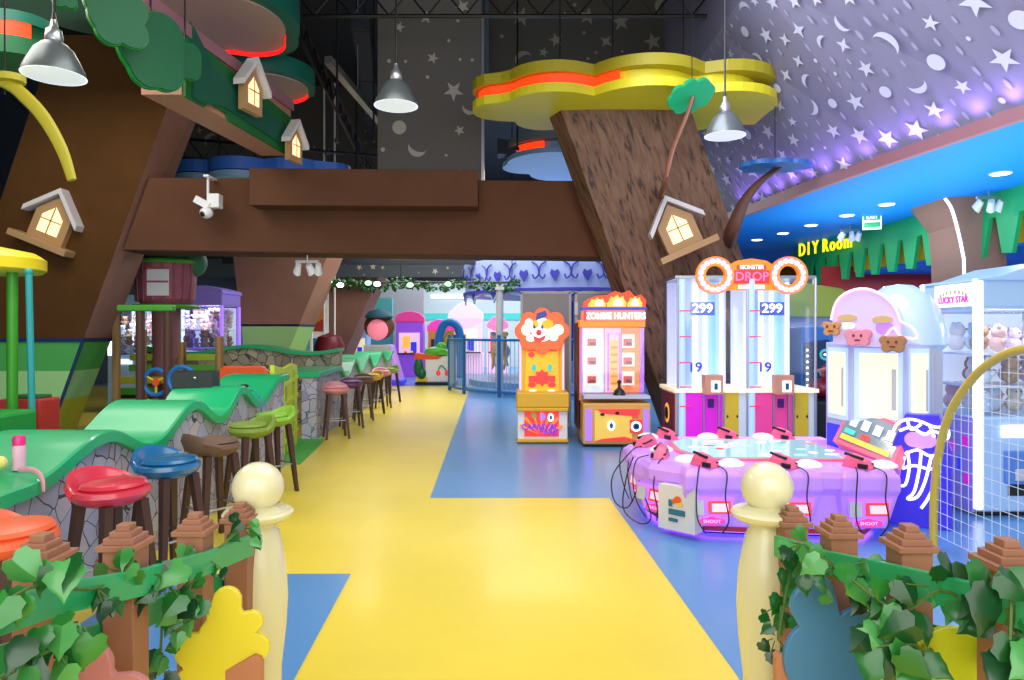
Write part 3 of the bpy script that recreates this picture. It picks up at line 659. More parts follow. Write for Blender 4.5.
CP2 = [(10.2, .98), (10.9, .99), (11.7, 1.0), (12.3, .80), (13.1, 1.08), (13.7, .82), (14.6, 1.1), (15.3, .84), (16.4, 1.12), (17.3, .9), (18.4, 1.1)]
counter('green wave topped stone counter farther back beside the dark stools', CP2, lambda y: -2.44-.036*y, .6)
# stone wave wall facing the camera
t = thing('wave_wall', 'low stone wall with thin green wavy top behind the counters', 'wall', (-4.4, 12.1, 0)); o = Vector(t.location)
xs = [-6.4+i*.08 for i in range(44)]; zf = lambda x: 1.23+.06*math.sin((x+5.0)*3.1)
m = MB(M('stone2')); m.loft([[(x-o.x, -.1, 0), (x-o.x, -.1, zf(x)), (x-o.x, .1, zf(x)), (x-o.x, .1, 0)] for x in xs]); m.build('stone_wall', t)
m = MB(M('green')); m.loft([[(x-o.x, -.2, zf(x)), (x-o.x, -.2, zf(x)+.06), (x-o.x, .25, zf(x)+.06), (x-o.x, .25, zf(x))] for x in xs]); m.build('worktop', t, smooth=True)
# lime panel between the counters
t = thing('lattice_panel', 'tall lime green panel with diagonal slats closing the first counter', 'panel', (-2.75, 8.95, 0)); o = Vector(t.location)
m = MB(M('lime')); a_, b_ = Vector((-2.80, 8.25, 0)), Vector((-2.99, 9.75, 0)); dv = (b_-a_); u_ = dv.normalized(); L = dv.length
m.prism([(0, 0), (L, 0), (L, 1.1), (L*.8, 1.14), (L*.4, 1.1), (0, 1.17)], a_-o, u_, (0, 0, 1), (-.05, -.01, 0)); m.build('board', t)
for k in range(4):
    m = MB(M('lime')); m.prism([(.02, .12+k*.24), (L-.02, .2+k*.24), (L-.02, .25+k*.24), (.02, .17+k*.24)], a_-o+Vector((.02, 0, 0)), u_, (0, 0, 1), (-.03, 0, 0)); m.build('slat', t)
for k in range(3):
    m = MB(mat('limedark', '94b81e', .45)); m.prism([(.15+k*.5, 0.02), (.22+k*.5, 0.02), (.22+k*.5, 1.05), (.15+k*.5, 1.05)], a_-o+Vector((.012, 0, 0)), u_, (0, 0, 1), (-.03, 0, 0)); m.build('upright', t)
m = MB(mat('turf', '4cae4a', .8, bump=.5, nscale=60)); m.prism([(-3.6, 8.2), (-2.5, 8.25), (-2.62, 9.4), (-2.72, 10.2), (-3.6, 10.2)], (0, 0, 0), (1, 0, 0), (0, 1, 0), (0, 0, .012)); tag(m.build('green_mat'), 'bright green strip on the floor at the foot of the lime panel', 'mat')

# ------------------------------------------------------------ bar stools
def stool(label, loc, rz, mt, rs=random.Random(1)):
    t = thing('bar_stool', label, 'stool', loc, rz); t.scale = (.93, .93, 1)
    m = MB(mt); m.lathe([(.0, .645), (.13, .645), (.185, .67), (.21, .705), (.203, .73), (.18, .738), (0, .738)], n=28, sy=.97); m.build('seat_shell', t, smooth=True)
    m = MB(mt); m.lathe([(.0, .735), (.17, .735), (.185, .748), (.172, .765), (.11, .776), (0, .779)], (0, -.02, 0), n=28, sy=.9); m.build('cushion', t, smooth=True)
    m = MB(mt); N = 24; rings = []
    for i in range(N+1):
        a = math.radians(12+156*i/N); h = .105*math.sin(max(0, min(PI, PI*i/N)))**.7; c, s = math.cos(a), math.sin(a)
        R = .212+h*.16; z = .69
        rings.append([(c*.208, s*.208, z), (c*(R+.01), s*(R+.01), z+.02+h*.6), (c*(R-.006), s*(R-.006), z+h+.03), (c*(R-.028), s*(R-.028), z+h+.02), (c*.172, s*.172, z+.03)])
    m.loft(rings); m.build('backrest', t, smooth=True)
    for sx_, sy_ in ((1, 1), (1, -1), (-1, 1), (-1, -1)):
        m = MB(M('leg')); m.loft([[(sx_*x+dx, sy_*x+dy, z) for dx, dy in ((-h, -h), (h, -h), (h, h), (-h, h))] for x, z, h in ((.175, 0, .017), (.11, .66, .026))]); m.build('leg', t)
    m = MB(M('silver')); r = .155
    m.tube([(r, -r, .27), (r, r, .27), (-r, r, .27), (-r, -r, .27), (r, -r, .27)], .008, 6); m.build('footrest', t, smooth=True)
    return t
ST = [('red leather bar stool at the near end of the counter', (-2.13, 3.72, 0), 1.15, 'stoolred'),
      ('glossy blue bar stool next behind the red one', (-2.17, 4.42, 0), 1.1, 'stoolblue'),
      ('brown fabric bar stool with its curved back towards the camera', (-2.22, 5.2, 0), 2.5, 'stoolbrown'),
      ('olive green bar stool in front of the lime one', (-2.28, 6.1, 0), -.7, 'stoolgreen'),
      ('bright lime green bar stool half hidden behind the olive one', (-2.34, 6.85, 0), -.7, 'stoollime'),
      ('orange bar stool at the lower left corner by the fence', (-2.07, 2.86, 0), 1.5, 'stoolorange'),
      ('pink bar stool, nearest of the far row', (-2.60, 10.35, 0), .4, 'stoolpink'),
      ('purple bar stool just behind the pink one', (-2.64, 11.5, 0), .4, 'stoolpurple'),
      ('brown backed bar stool behind the purple one', (-2.66, 12.5, 0), .3, 'stoolbrown'),
      ('yellow bar stool in the middle of the far row', (-2.68, 13.4, 0), -.6, 'stoolyellow'),
      ('pale pink bar stool near the end of the far row', (-2.72, 14.6, 0), .4, 'stoolpink'),
      ('green bar stool, last of the far row', (-2.74, 15.7, 0), -.6, 'stoolgreen')]
first = None
for lb_, loc, rz, mn in ST:
    if first is None: first = stool(lb_, loc, rz, M(mn)); first['group'] = 'bar stools along the green counters'; o_ = first
    else:
        o_ = dup(first, loc, lb_, rz)
        for c_ in KIDS(o_):
            if c_.name.split('.')[0] in ('seat_shell', 'cushion', 'backrest'):
                c_.data = c_.data.copy(); c_.data.materials[0] = M(mn)
# things on the counter
zc = interp(CP1, 3.72)
t = thing('water_bottle', 'clear water bottle with pink lid on the near end of the counter', 'bottle', (-2.62, 3.72, zc)); t.scale = (.85, .85, .9)
m = MB(mat('bottleclear', 'e8b8cc', .15)); m.lathe([(0, 0), (.036, 0), (.04, .02), (.036, .07), (.04, .12), (.034, .15)], n=18); m.build('body', t, smooth=True)
m = MB(mat('hotpink', 'e82a88', .35)); m.lathe([(.036, .145), (.037, .18), (.03, .2), (0, .205)], n=18); m.build('lid', t, smooth=True)
m = MB(mat('strap', 'f0a0b4', .5)); m.tube([(-2.58, 3.66, zc+.01), (-2.5, 3.62, zc+.02), (-2.44, 3.6, zc+.012), (-2.415, 3.6, zc-.03), (-2.41, 3.6, zc-.09)], [.012, .014, .014, .014, .01], 8, 4, .4)
tag(m.build('wrist_strap', smooth=True), 'pink strap hanging over the counter edge by the water bottle', 'strap')
t = thing('soft_toy', 'pale yellow soft toy lying on the counter at the left picture edge', 'toy', (-2.74, 3.62, zc))
m = MB(mat('toyyellow', 'e8dc80', .8)); m.ball((0, 0, .035), .05, sc=(1.4, 1, .7)); m.ball((.07, .03, .05), .035); m.build('body', t, smooth=True)
for k in (-1, 1): m = MB(M('toyyellow')); m.ball((.0+k*.05, -.05, .02), .02, sc=(1, 1.5, 1)); m.build('paw', t, smooth=True)
zb = interp(CP1, 6.9)
t = thing('storage_box', 'black open box standing on the counter before the steering wheel', 'box', (-3.0, 6.65, interp(CP1, 6.65)-.02), .1)
m = MB(mat('boxdark', '2a3030', .5)); m.box((0, 0, .005), (.36, .24, .01))
for q in ((0, .115, .36, .01), (0, -.115, .36, .01)): m.box((q[0], q[1], .08), (q[2], q[3], .16))
for q in (-.175, .175): m.box((q, 0, .08), (.01, .22, .16))
m.build('body', t)
m = MB(M('silver')); m.ball((.03, -.126, .1), .014); m.build('latch', t)
t = thing('toy_figure', 'small pale figure with dark cap hanging on a blue cord at the counter', 'figure', (-2.72, 7.12, interp(CP1, 7.12)))
m = MB(M('skyblue')); m.ball((0, 0, .06), .05, sc=(.8, .7, 1.2)); m.build('body', t, smooth=True)
m = MB(M('black')); m.ball((0, 0, .14), .035, sc=(1.2, 1, .6)); m.build('cap', t, smooth=True)
m = MB(M('blue')); m.tube([(.03, 0, .08), (.12, -.05, .1), (.2, -.1, 0), (.21, -.1, -.3)], .006, 6, 4); m.build('cord', t)
t = thing('curved_bench', 'orange red curved seat back behind the far end of the first counter', 'bench', (-3.75, 9.6, 0))
m = MB(M('orange')); m.front([(-.42, 0), (.42, 0), (.42, 1.02), (.33, 1.1), (-.2, 1.1), (-.33, .95), (-.42, .7)], -.05, .1); m.build('backrest', t, bevel=.02)
m = MB(M('red')); m.box((-.1, .3, .42), (.9, .5, .12)); m.build('seat', t, bevel=.03)
for k in (-.4, .3): m = MB(M('leg')); m.box((k, .3, .18), (.07, .4, .36)); m.build('leg', t)

# ------------------------------------------------------------ play area at the left
t = thing('mushroom_shade', 'yellow round shade on a green pole at the left picture edge', 'shade', (-4.90, 6.5, 0))
m = MB(mat('shadeyellow', 'f0d81c', .35)); m.lathe([(0, 2.11), (.45, 2.11), (.49, 2.14), (.49, 2.24), (.40, 2.30), (0, 2.38)], n=36); m.build('shade', t, smooth=True)
m = MB(mat('polegreen', '3aa01e', .4)); m.cyl((.26, 0, 0), (.26, 0, 2.12), .045, n=14); m.build('pole', t, smooth=True)
m = MB(M('polegreen')); m.lathe([(.3, 0), (.3, .04), (.07, .07)], (.26, 0, 0), n=20); m.build('base', t)
t = thing('teal_pole', 'thin teal pole leaning beside the green pole at the left', 'pole', (-4.33, 6.3, 0))
m = MB(mat('poleteal', '25a0a0', .4)); m.cyl((.03, 0, 0), (-.02, 0, 2.1), .028, n=12); m.build('tube', t); m = MB(M('poleteal')); m.cyl((.03, 0, 0), (.03, 0, .03), .1, n=16); m.ball((-.02, 0, 2.1), .035); m.build('fittings', t)
t = thing('play_block', 'green play block behind the near counter at the left edge', 'block', (-4.38, 5.95, 0)); m = MB(mat('blockgreen', '1f9a3c', .5)); m.box((-.1, 0, .44), (.56, .5, .88)); m.build('body', t, bevel=.03); m = MB(M('deepgreen')); m.box((-.25, .0, .91), (.2, .3, .06)); m.build('top_pad', t, bevel=.02)
t = thing('play_block', 'red play block behind the green one at the left edge', 'block', (-4.72, 6.8, 0)); m = MB(mat('blockred', 'c03428', .5)); m.box((.04, 0, .46), (.4, .3, .92)); m.build('body', t, bevel=.02); m = MB(M('deepgreen')); m.box((.04, 0, .935), (.3, .2, .03)); m.build('top_pad', t, bevel=.01)
# tree house
t = thing('tree_house', 'round pinkish tree house with white window on a trunk behind the counters', 'tree house', (-5.68, 11.5, 0))
m = MB(M('pinkwall')); m.lathe([(.38, 2.02), (.44, 2.1), (.46, 2.4), (.46, 2.68)], n=20); m.build('hut_wall', t)
for k in range(9):
    a = PI+PI*(k+.5)/9; m = MB(mat('pinkslat', '94485c', .5)); m.cyl((.445*math.cos(a), .445*math.sin(a), 2.06), (.465*math.cos(a), .465*math.sin(a), 2.68), .016, n=6); m.build('slat', t)
for z in (2.7, 1.98): m = MB(mat('rimgreen', '52a838', .45)); m.lathe([(.3, z-.03), (.5, z-.03), (.52, z), (.5, z+.03), (.3, z+.03)], n=24); m.build('rim', t, smooth=True)
m = MB(M('white')); m.box((.1, -.47, 2.36), (.34, .03, .44)); w_ = m.build('window', t); m = MB(M('pinkwall')); m.box((.1, -.49, 2.36), (.34, .015, .03)); m.box((.1, -.49, 2.57), (.38, .02, .03)); m.box((-.08, -.49, 2.36), (.03, .02, .44)); m.build('window_frame', w_)
m = MB(mat('pinktrunk', '8c5a5c', .6)); m.lathe([(.34, 0), (.26, .5), (.2, 1.2), (.22, 1.95)], n=14); m.build('trunk', t, smooth=True)
m = MB(mat('topleaf', '3c7a58', .6)); m.ball((.05, .1, 2.84), .22, sc=(1.6, 1, .8)); m.ball((.42, .1, 2.72), .2, sc=(1, 1, 1.2)); m.build('foliage', t, smooth=True)
t = thing('play_platform', 'wooden climbing platform with posts and green boards under the tree house', 'climbing frame', (-5.6, 10.2, 0))
for x, h, mt in ((-.42, 1.9, 'bark'), (-.02, 1.6, 'bark'), (.37, 1.88, 'pd'), (.76, 1.88, 'pd'), (.58, 1.4, 'bark'), (1.15, 1.5, 'bark')):
    y = -.35 if mt == 'pd' else .45
    m = MB(mat('postbrown', '5a3c30', .6) if mt == 'pd' else M('bark')); m.cyl((x, y, 0), (x, y, h-(.0)), .06, n=10); m.build('post', t)
m = MB(M('rimgreen')); m.box((.46, -.35, 1.9), (.78, .14, .09)); m.build('top_rail', t, bevel=.02)
for i, (z, c_) in enumerate(((.30, '6c9a20'), (.46, 'b8b428'), (.62, '3f9a2c'), (.79, 'c0bc30'), (.98, '58a830'), (1.15, 'a8c030'))):
    m = MB(mat('slat%d' % i, c_, .5)); m.box((.06-.06*(i % 2), .7+.13*i, z), (1.4, .06, .11)); m.build('board', t, bevel=.01)
def wheel(label, loc, s=1):
    t = thing('steering_wheel', label, 'wheel', loc); t.scale = (s,)*3
    m = MB(M('blue')); m.tube([(.17*math.cos(2*PI*i/20), -.02, .17*math.sin(2*PI*i/20)) for i in range(21)], .03, 8); m.build('rim', t, smooth=True)
    for k in range(3):
        a = k*2*PI/3+.5; m = MB(M('yellow2')); m.box((0, 0, 0), (.03, .02, .03)); m.cyl((0, -.02, 0), (.16*math.cos(a), -.02, .16*math.sin(a)), .015, n=6); m.build('spoke', t)
    m = MB(M('orange')); m.cyl((0, -.04, 0), (0, .02, 0), .05, n=14); m.build('hub', t)
    m = MB(M('postbrown')); m.cyl((0, .03, 0), (0, .1, -.1), .02); m.box((0, .13, -.5), (.08, .06, loc[2]-.02 if False else .95)); m.build('bracket', t)
    return t
wheel('blue toy steering wheel with yellow spokes behind the black box', P(183, 380, 9.4), 1.05)
wheel('blue toy steering wheel half hidden behind the dark posts', P(157, 382, 9.9), 1.05)

# ------------------------------------------------------------ front fences
lf = [mat('ivy%d' % i, c_, .32, coat=.3) for i, c_ in enumerate(('1f6c28', '165220', '2c8030', '0f3f1c', '48984a'))]
def leaf(m, c, size, nrm, roll, curl=.25):
    nrm = Vector(nrm).normalized(); u = nrm.cross(Vector((0, 0, 1)) if abs(nrm.z) < .95 else Vector((1, 0, 0))).normalized(); v = nrm.cross(u)
    if v.z > 0: v = -v; u = -u
    ca, sa = math.cos(roll), math.sin(roll); u, v = u*ca+v*sa, v*ca-u*sa
    out = [(0, -.1), (.2, -.24), (.42, -.14), (.44, .06), (.54, .2), (.42, .36), (.32, .56), (.15, .72), (0, 1.0)]
    def pt(x, y, h=0): 
        return Vector(c)+u*x*size*.8+v*y*size*.8+nrm*size*(h-curl*(x*x*1.6+(y-.3)**2*.6))
    right = [pt(x, y) for x, y in out]; left = [pt(-x, y) for x, y in out]
    mid = [pt(0, y, .06) for y in (-.12, .15, .45, .75)]
    # right half strips around mid vein
    vs = [mid[0], mid[1], mid[2], mid[3], right[-1]]+right[1:-1]+left[1:-1]
    r = list(range(5, 12)); l = list(range(12, 19))
    fs = [(0, r[0], r[1], r[2], 1), (1, r[2], r[3], r[4], 2), (2, r[4], r[5], r[6], 3), (3, r[6], 4)]
    fs += [tuple(reversed(q)) for q in [(0, l[0], l[1], l[2], 1), (1, l[2], l[3], l[4], 2), (2, l[4], l[5], l[6], 3), (3, l[6], 4)]]
    m.add(vs, fs)
def ivy(label, clusters, seed):
    """clusters: (point, radius, count, leaf size)"""
    r = random.Random(seed); c0 = Vector(clusters[0][0]); t = thing('ivy_garland', label, 'ivy', c0)
    m = MB(lf[0]); st = MB(mat('ivystem', '4a6a24', .6)); path = []
    for c, rad, n, s in clusters:
        n = max(3, round(n*.62)); s *= 1.08
        c = Vector(c)-c0; path.append(c)
        for i in range(n):
            d = Vector((r.uniform(-1, 1), r.uniform(-.5, .5), r.uniform(-1, 1)))
            if d.length > 1: d.normalize()
            p = c+d*rad; nr = Vector((r.uniform(-.7, .7), -1, r.uniform(-.1, .9))); m.mat(r.choice(lf)); leaf(m, p, s*r.uniform(.7, 1.1), nr, r.uniform(-1.1, 1.1), r.uniform(.1, .4))
            st.cyl(c+d*rad*.2+Vector((0, .015, 0)), p+Vector((0, .004, 0)), .0022, n=4)
    if len(path) > 1: st.tube(path, .004, 5, 3)
    m.build('foliage', t, smooth=True); st.build('stem', t)
    return t
def fence_post(t, x, y, z, w_):
    m = MB(M('post')); m.box((x, y, (z-.09)/2), (w_, w_, z-.09)); m.mat(M('post'))
    pt = m.build('post', t, bevel=.003)
    m = MB(M('post')); m.box((x, y, z-.082), (w_*1.3, w_*1.3, .016)); m.box((x, y, z-.066), (w_*.98, w_*.98, .018)); m.box((x, y, z-.050), (w_*.72, w_*.72, .016)); m.box((x, y, z-.034), (w_*.44, w_*.44, .018)); m.build('cap', pt, bevel=.002)
def fence(label, sgn, posts, r1, r2):
    t = thing('picket_fence', label, 'fence', (sgn*1.05, 1.95, 0)); o = Vector(t.location)
    for x, y, z, w_ in posts: fence_post(t, x-o.x, y-o.y, z, w_)
    for (pts, hh, xo) in ((r1, .075, 0), (r2, .075, 0)):
        m = MB(mat('railgreen', '25a466', .35, coat=.2)); m.loft([[Vector(p)-o+Vector(q) for q in ((-.011, 0, -hh/2), (.011, 0, -hh/2), (.011, 0, hh/2), (-.011, 0, hh/2))] for p in pts]); m.build('rail', t, bevel=.003)
    return t
fence('brown picket fence with green rail and ivy at the lower left', -1,
      [(-1.01, 2.6, .945, .085), (-1.04, 2.3, .985, .085), (-1.075, 1.95, 1.045, .085), (-1.115, 1.66, 1.10, .085), (-1.15, 1.38, 1.15, .085)],
      [(-.955, 2.56, .775), (-.985, 2.25, .81), (-1.02, 1.9, .87), (-1.05, 1.62, .935), (-1.09, 1.3, .98), (-1.12, 1.1, 1.0)], [(-1.07, 2.6, .62), (-1.1, 2.25, .68), (-1.135, 1.9, .72), (-1.17, 1.6, .80), (-1.2, 1.25, .86)])
fence('brown picket fence with green rail and ivy at the lower right', 1,
      [(1.02, 2.55, .945, .085), (1.045, 2.24, .995, .085), (1.10, 1.94, 1.045, .085), (1.145, 1.62, 1.10, .085), (1.17, 1.36, 1.13, .085)],
      [(.945, 2.5, .79), (.985, 2.2, .83), (1.04, 1.9, .885), (1.085, 1.58, .94), (1.11, 1.3, .985)], [(1.09, 2.5, .62), (1.11, 2.2, .66), (1.16, 1.9, .72), (1.2, 1.6, .79), (1.23, 1.3, .85)])
# ivy
ivy('ivy garland trailing over the left fence rail from the pillar to the picture edge', [(P(240, 530, 2.42), .06, 12, .055), (P(205, 560, 2.25), .08, 9, .06), (P(178, 592, 2.1), .08, 13, .075), (P(158, 575, 1.98), .09, 18, .085), (P(120, 575, 1.85), .06, 8, .09), (P(92, 590, 1.7), .05, 5, .07), (P(40, 585, 1.5), .07, 9, .09), (P(8, 600, 1.4), .05, 6, .09)], 3)
ivy('short ivy trail hanging from the left rail above the red flower board', [(P(50, 650, 1.45), .06, 7, .10), (P(20, 665, 1.4), .06, 6, .09), (P(75, 625, 1.5), .05, 4, .09)], 5)
ivy('ivy trail hanging between two posts left of the yellow flower board', [(P(162, 625, 2.1), .07, 9, .075), (P(160, 665, 2.1), .05, 9, .07)], 6)
ivy('ivy garland trailing over the right fence rail', [(P(805, 545, 2.2), .06, 10, .075), (P(840, 570, 2.0), .10, 24, .085), (P(878, 600, 1.85), .07, 9, .085), (P(905, 612, 1.75), .07, 9, .09), (P(940, 590, 1.72), .08, 13, .1), (P(975, 605, 1.6), .04, 6, .08), (P(1008, 590, 1.5), .06, 9, .11), (P(1010, 640, 1.45), .06, 8, .11)], 8)
ivy('ivy trail hanging left of the blue flower board on the right fence', [(P(782, 606, 2.3), .07, 16, .07), (P(778, 640, 2.2), .05, 6, .06), (P(790, 570, 2.3), .03, 4, .06)], 9)
ivy('ivy trail with large leaves between the blue and yellow flower boards', [(P(868, 648, 1.75), .05, 6, .11), (P(915, 645, 1.7), .05, 6, .11), (P(925, 665, 1.7), .03, 4, .09)], 11)
# flower boards
def flower(label, px, py, Y, circs, mt, yaw):
    c = P(px, py, Y); t = thing('flower_board', label, 'flower board', (c.x, c.y, 0), yaw)
    pts = lobes(circs, 90, (0, .0)); m = MB(M(mt)); m.M = Matrix.Translation((0, 0, c.z)); m.front(pts, -.012, .024); m.build('board', t, bevel=.004)
    m = MB(M('post')); m.box((0, .03, c.z/2-.1), (.05, .03, c.z-.05)); m.build('stake', t)
    return t
flower('yellow lobed flower board on the left fence beside the cream pillar', 222, 655, 2.2, [(.015, .17, .045), (.01, .12, .055), (0, .06, .07), (.09, .10, .036), (-.085, .02, .055), (.1, .02, .045), (0, -.02, .1), (-.02, -.15, .15)], 'yflower' if mat('yflower', 'e0d030', .4) else '', .15)
flower('dusty red rounded flower board on the left fence', 86, 690, 1.75, [(0, .06, .065), (.0, .0, .08), (.1, -.02, .06), (-.1, -.02, .06), (0, -.12, .12)], 'rflower' if mat('rflower', 'bc7670', .5) else '', .1)
flower('blue lobed flower board on the right fence beside the cream pillar', 834, 660, 2.12, [(-.06, .16, .07), (-.05, .2, .055), (.07, .08, .08), (-.02, .0, .13), (.09, -.04, .08), (0, -.16, .14)], 'bflower' if mat('bflower', '3f7aa8', .4) else '', -.1)
flower('yellow green lobed flower board on the right fence', 940, 700, 1.78, [(.03, .1, .09), (-.1, .03, .055), (.02, 0, .12), (.1, 0, .08), (0, -.12, .14)], 'yflower2' if mat('yflower2', 'ccd422', .4) else '', -.15)
for lb_, px, Y, s in (('short salmon skirting board at the foot of the yellow flower board', 252, 2.25, 1), ('short salmon skirting board at the foot of the blue flower board', 785, 2.2, -1)):
    c = P(px, 690, Y); m = MB(mat('skirt', 'b87a58', .5)); m.prism([(-.12, 0), (.05, 0), (.05, c.z+.13), (.03, c.z+.14), (-.12, c.z+.06)][::1] if s > 0 else [(-.05, 0), (.2, 0), (.2, c.z+.04), (-.04, c.z+.14), (-.05, c.z+.13)], (c.x, c.y-.06, 0), (1, 0, 0), (0, 0, 1), (0, .03, 0)); tag(m.build('skirting_board'), lb_, 'board')
# ball pillars
def pillar(label, px, py, Y, rb, cut=0):
    c = P(px, py, Y); t = thing('ball_pillar', label, 'pillar', (c.x, c.y, 0)); zt = c.z-rb*.93
    prof = [(.12, 0), (.12, .05), (.085, .08), (.088, .25), (.105, .4), (.112, .52), (.105, .65), (.08, .78), (.063, zt-.06), (.068, zt-.04)]
    m = MB(M('cream')); m.lathe(prof, n=36); m.build('shaft', t, smooth=True)
    m = MB(M('cream')); m.lathe([(.06, zt-.05), (.1, zt-.04), (.128, zt-.022), (.133, zt-.008), (.125, zt+.002), (.1, zt+.005), (.07, zt+.02), (0, zt+.02)], n=40); m.build('collar', t, smooth=True)
    m = MB(M('cream')); m.ball((0, 0, c.z), rb, 36, 22); m.build('ball', t, smooth=True)
    return t
pillar('cream pillar with ball top at the end of the left fence', 258, 487, 2.72, .097)
pillar('cream pillar with ball top at the end of the right fence', 767, 487, 2.66, .095)
# ------------------------------------------------------------ carnival clown machine
def panel(parent, pts, y, mt, name='panel', d=.015):
    m = MB(mt); m.front(pts, y, d); return m.build(name, parent)
t = thing('arcade_machine', 'yellow carnival redemption machine with a clown face sign', 'arcade machine', (.43, 10.15, 0)); t.scale = (.95, 1, .985)
m = MB(M('white')); m.box((0, .0, .27), (.74, .6, .5)); m.mat(M('black')); m.box((0, 0, .03), (.7, .56, .06)); m.build('base', t, bevel=.01)
m = MB(mat('goldy', 'e8b020', .35)); m.box((0, -.03, .62), (.78, .66, .22)); m.build('shelf', t, bevel=.02); m = MB(M('goldy')); m.box((0, -.04, .485), (.76, .66, .05)); m.build('ledge', t, bevel=.01); m = MB(M('goldy')); m.box((0, -.03, .04), (.76, .63, .05)); m.build('foot_trim', t, bevel=.01)
m = MB(mat('cabyellow', 'f0c030', .4)); m.box((0, .12, 1.05), (.62, .36, .72)); m.build('upper_cabinet', t, bevel=.01)
m = MB(M('pinkw'));
for s in (-1, 1): m = MB(M('pinkw')); m.box((s*.325, .1, 1.08), (.03, .34, .68)); m.build('side_light', t)
panel(t, rect(-.27, .1, .24, .46), -.32, M('rglow'), 'front_picture')
m = MB(M('oglow'))
for k in range(7):
    a = math.radians(20+k*23); m.front([(-.02+.03*math.cos(a+.1), .13), (-.02+.34*math.cos(a-.07), .13+min(.31, .34*math.sin(a-.07))), (-.02+.34*math.cos(a+.07), .13+min(.31, .34*math.sin(a+.07)))], -.33, .008)
m.mat(M('olive')); m.front(ov(-.13, .4, .035, .045), -.335, .01); m.mat(M('purple')); m.front(ov(0, .38, .04, .055), -.335, .01); m.mat(M('neonwhite')); m.front(ov(.12, .37, .045, .06), -.335, .01); m.mat(mat('petrol', '006080', .4)); m.front(ov(.12, .37, .02, .035), -.342, .008)
m.mat(M('neonblue')); m.text('CARNIVAL', (-.04, -.34, .235), .115); m.text('PARK', (.09, -.34, .165), .11); m.build('picture_detail', t)
m = MB(M('yglow')); m.front([(-.26, .72), (-.22, .66), (-.05, .64), (0, .67), (.05, .64), (.22, .66), (.26, .72), (.24, 1.36), (-.24, 1.36)], -.1, .03); m.build('playfield', t)
m = MB(M('oglow')); m.front([(-.27, .74), (-.28, .6), (-.1, .58), (.1, .58), (.28, .6), (.27, .74), (.2, .68), (0, .66), (-.2, .68)], -.11, .02)
m.mat(M('rglow')); m.front(rect(-.2, .86, .2, .95), -.115, .01); m.front(star(0, .92, .13, 8, .7), -.118, .01); m.front(ov(-.15, .82, .06, .04), -.12, .01); m.front(ov(.15, .82, .06, .04), -.12, .01); m.front(ov(-.16, 1.26, .05, .04), -.118, .01)
m.mat(M('teal')); m.front(ov(-.12, 1.07, .035, .055), -.12, .01); m.front(ov(.12, 1.07, .035, .055), -.12, .01)
m.mat(M('neonwhite')); m.front(ov(-.14, .7, .07, .05), -.122, .01); m.front(ov(.14, .7, .07, .05), -.122, .01); m.build('playfield_detail', t)
m = MB(M('rglow')); m.box((0, -.08, 1.38), (.46, .1, .15)); m.build('header_band', t)
m = MB(glow('clownorange', 'f8602c', .55)); m.front(lobes([(0, 1.60, .26)]+[(.285*math.cos(a), 1.60+.21*math.sin(a), .13) for a in [i*PI/4 for i in range(8)]], 80, (0, 1.62)), -.16, .08); b_ = m.build('clown_sign', t, bevel=.01)
m = MB(M('neonwhite')); m.front(ov(0, 1.62, .16, .17), -.175, .015); m.front(ov(-.24, 1.62, .07, .08), -.175, .015); m.front(ov(.24, 1.62, .08, .08), -.175, .015); m.front(ov(-.2, 1.72, .06, .06), -.175, .015); m.front(ov(.17, 1.52, .07, .06), -.175, .015); m.front(ov(-.17, 1.5, .07, .05), -.175, .015)
m.mat(M('yglow')); m.front(ov(.08, 1.7, .09, .07), -.185, .012); m.front(ov(-.1, 1.7, .05, .06), -.185, .012)
m.mat(mat('hatblue', '3050a8', .4)); m.front([(-.1, 1.75), (.08, 1.82), (.05, 1.9), (-.08, 1.86)], -.19, .012); m.front(ov(.0, 1.66, .02, .03), -.195, .01); m.front(ov(-.12, 1.66, .02, .03), -.195, .01)
m.mat(M('rglow')); m.ball((-.05, -.2, 1.58), .045); m.front([(-.14, 1.54), (-.05, 1.5), (.06, 1.55), (.03, 1.47), (-.05, 1.44), (-.12, 1.47)], -.195, .012); m.build('clown_face', b_)
# ------------------------------------------------------------ flaming ticket machine
t = thing('arcade_machine', 'tall orange arcade machine with a flame sign beside the wooden trunk', 'arcade machine', (1.42, 9.95, 0))
m = MB(mat('goldbody', 'e0a850', .4)); m.box((.0, -.05, .32), (.92, .85, .56)); m.mat(M('black')); m.box((0, -.05, .03), (.86, .8, .05)); m.build('base', t, bevel=.02)
m = MB(mat('firecab', 'e8a060', .4)); m.box((-.05, .1, 1.15), (.86, .5, 1.1)); m.mat(mat('darkred', '5a2428', .5)); m.box((-.49, .15, .95), (.02, .55, 1.5)); m.build('upper_cabinet', t, bevel=.01)
m = MB(M('screen')); m.front(rect(-.46, .72, -.14, 1.62), -.17, .02); m.mat(M('pinkw')); m.front(rect(-.12, .72, .1, 1.62), -.17, .02); m.mat(M('oglow')); m.front(rect(.12, .72, .36, 1.62), -.17, .02); m.build('lit_back', t)
for x in (-.3, .2):
    for z in (1.44, 1.18, .92):
        m = MB(M('cglow')); m.box((x, -.19, z), (.17, .04, .19)); m.mat(M('rglow')); m.box((x-.01, -.212, z-.02), (.12, .01, .1)); m.mat(mat('maroon', '802030', .4)); m.box((x, -.218, z-.04), (.08, .01, .04)); m.build('prize_window', t)
m = MB(M('goldglow')); m.box((0, -.2, 1.1), (.12, .04, .7)); m.mat(M('lilac2')); m.box((-.08, -.2, 1.15), (.02, .05, .8)); m.box((.08, -.2, 1.15), (.02, .05, .8)); m.build('lift_tower', t)
for k in range(6): m = MB(M('oglow')); m.box((0, -.225, .85+k*.1), (.09, .01, .03)); m.build('step', t)
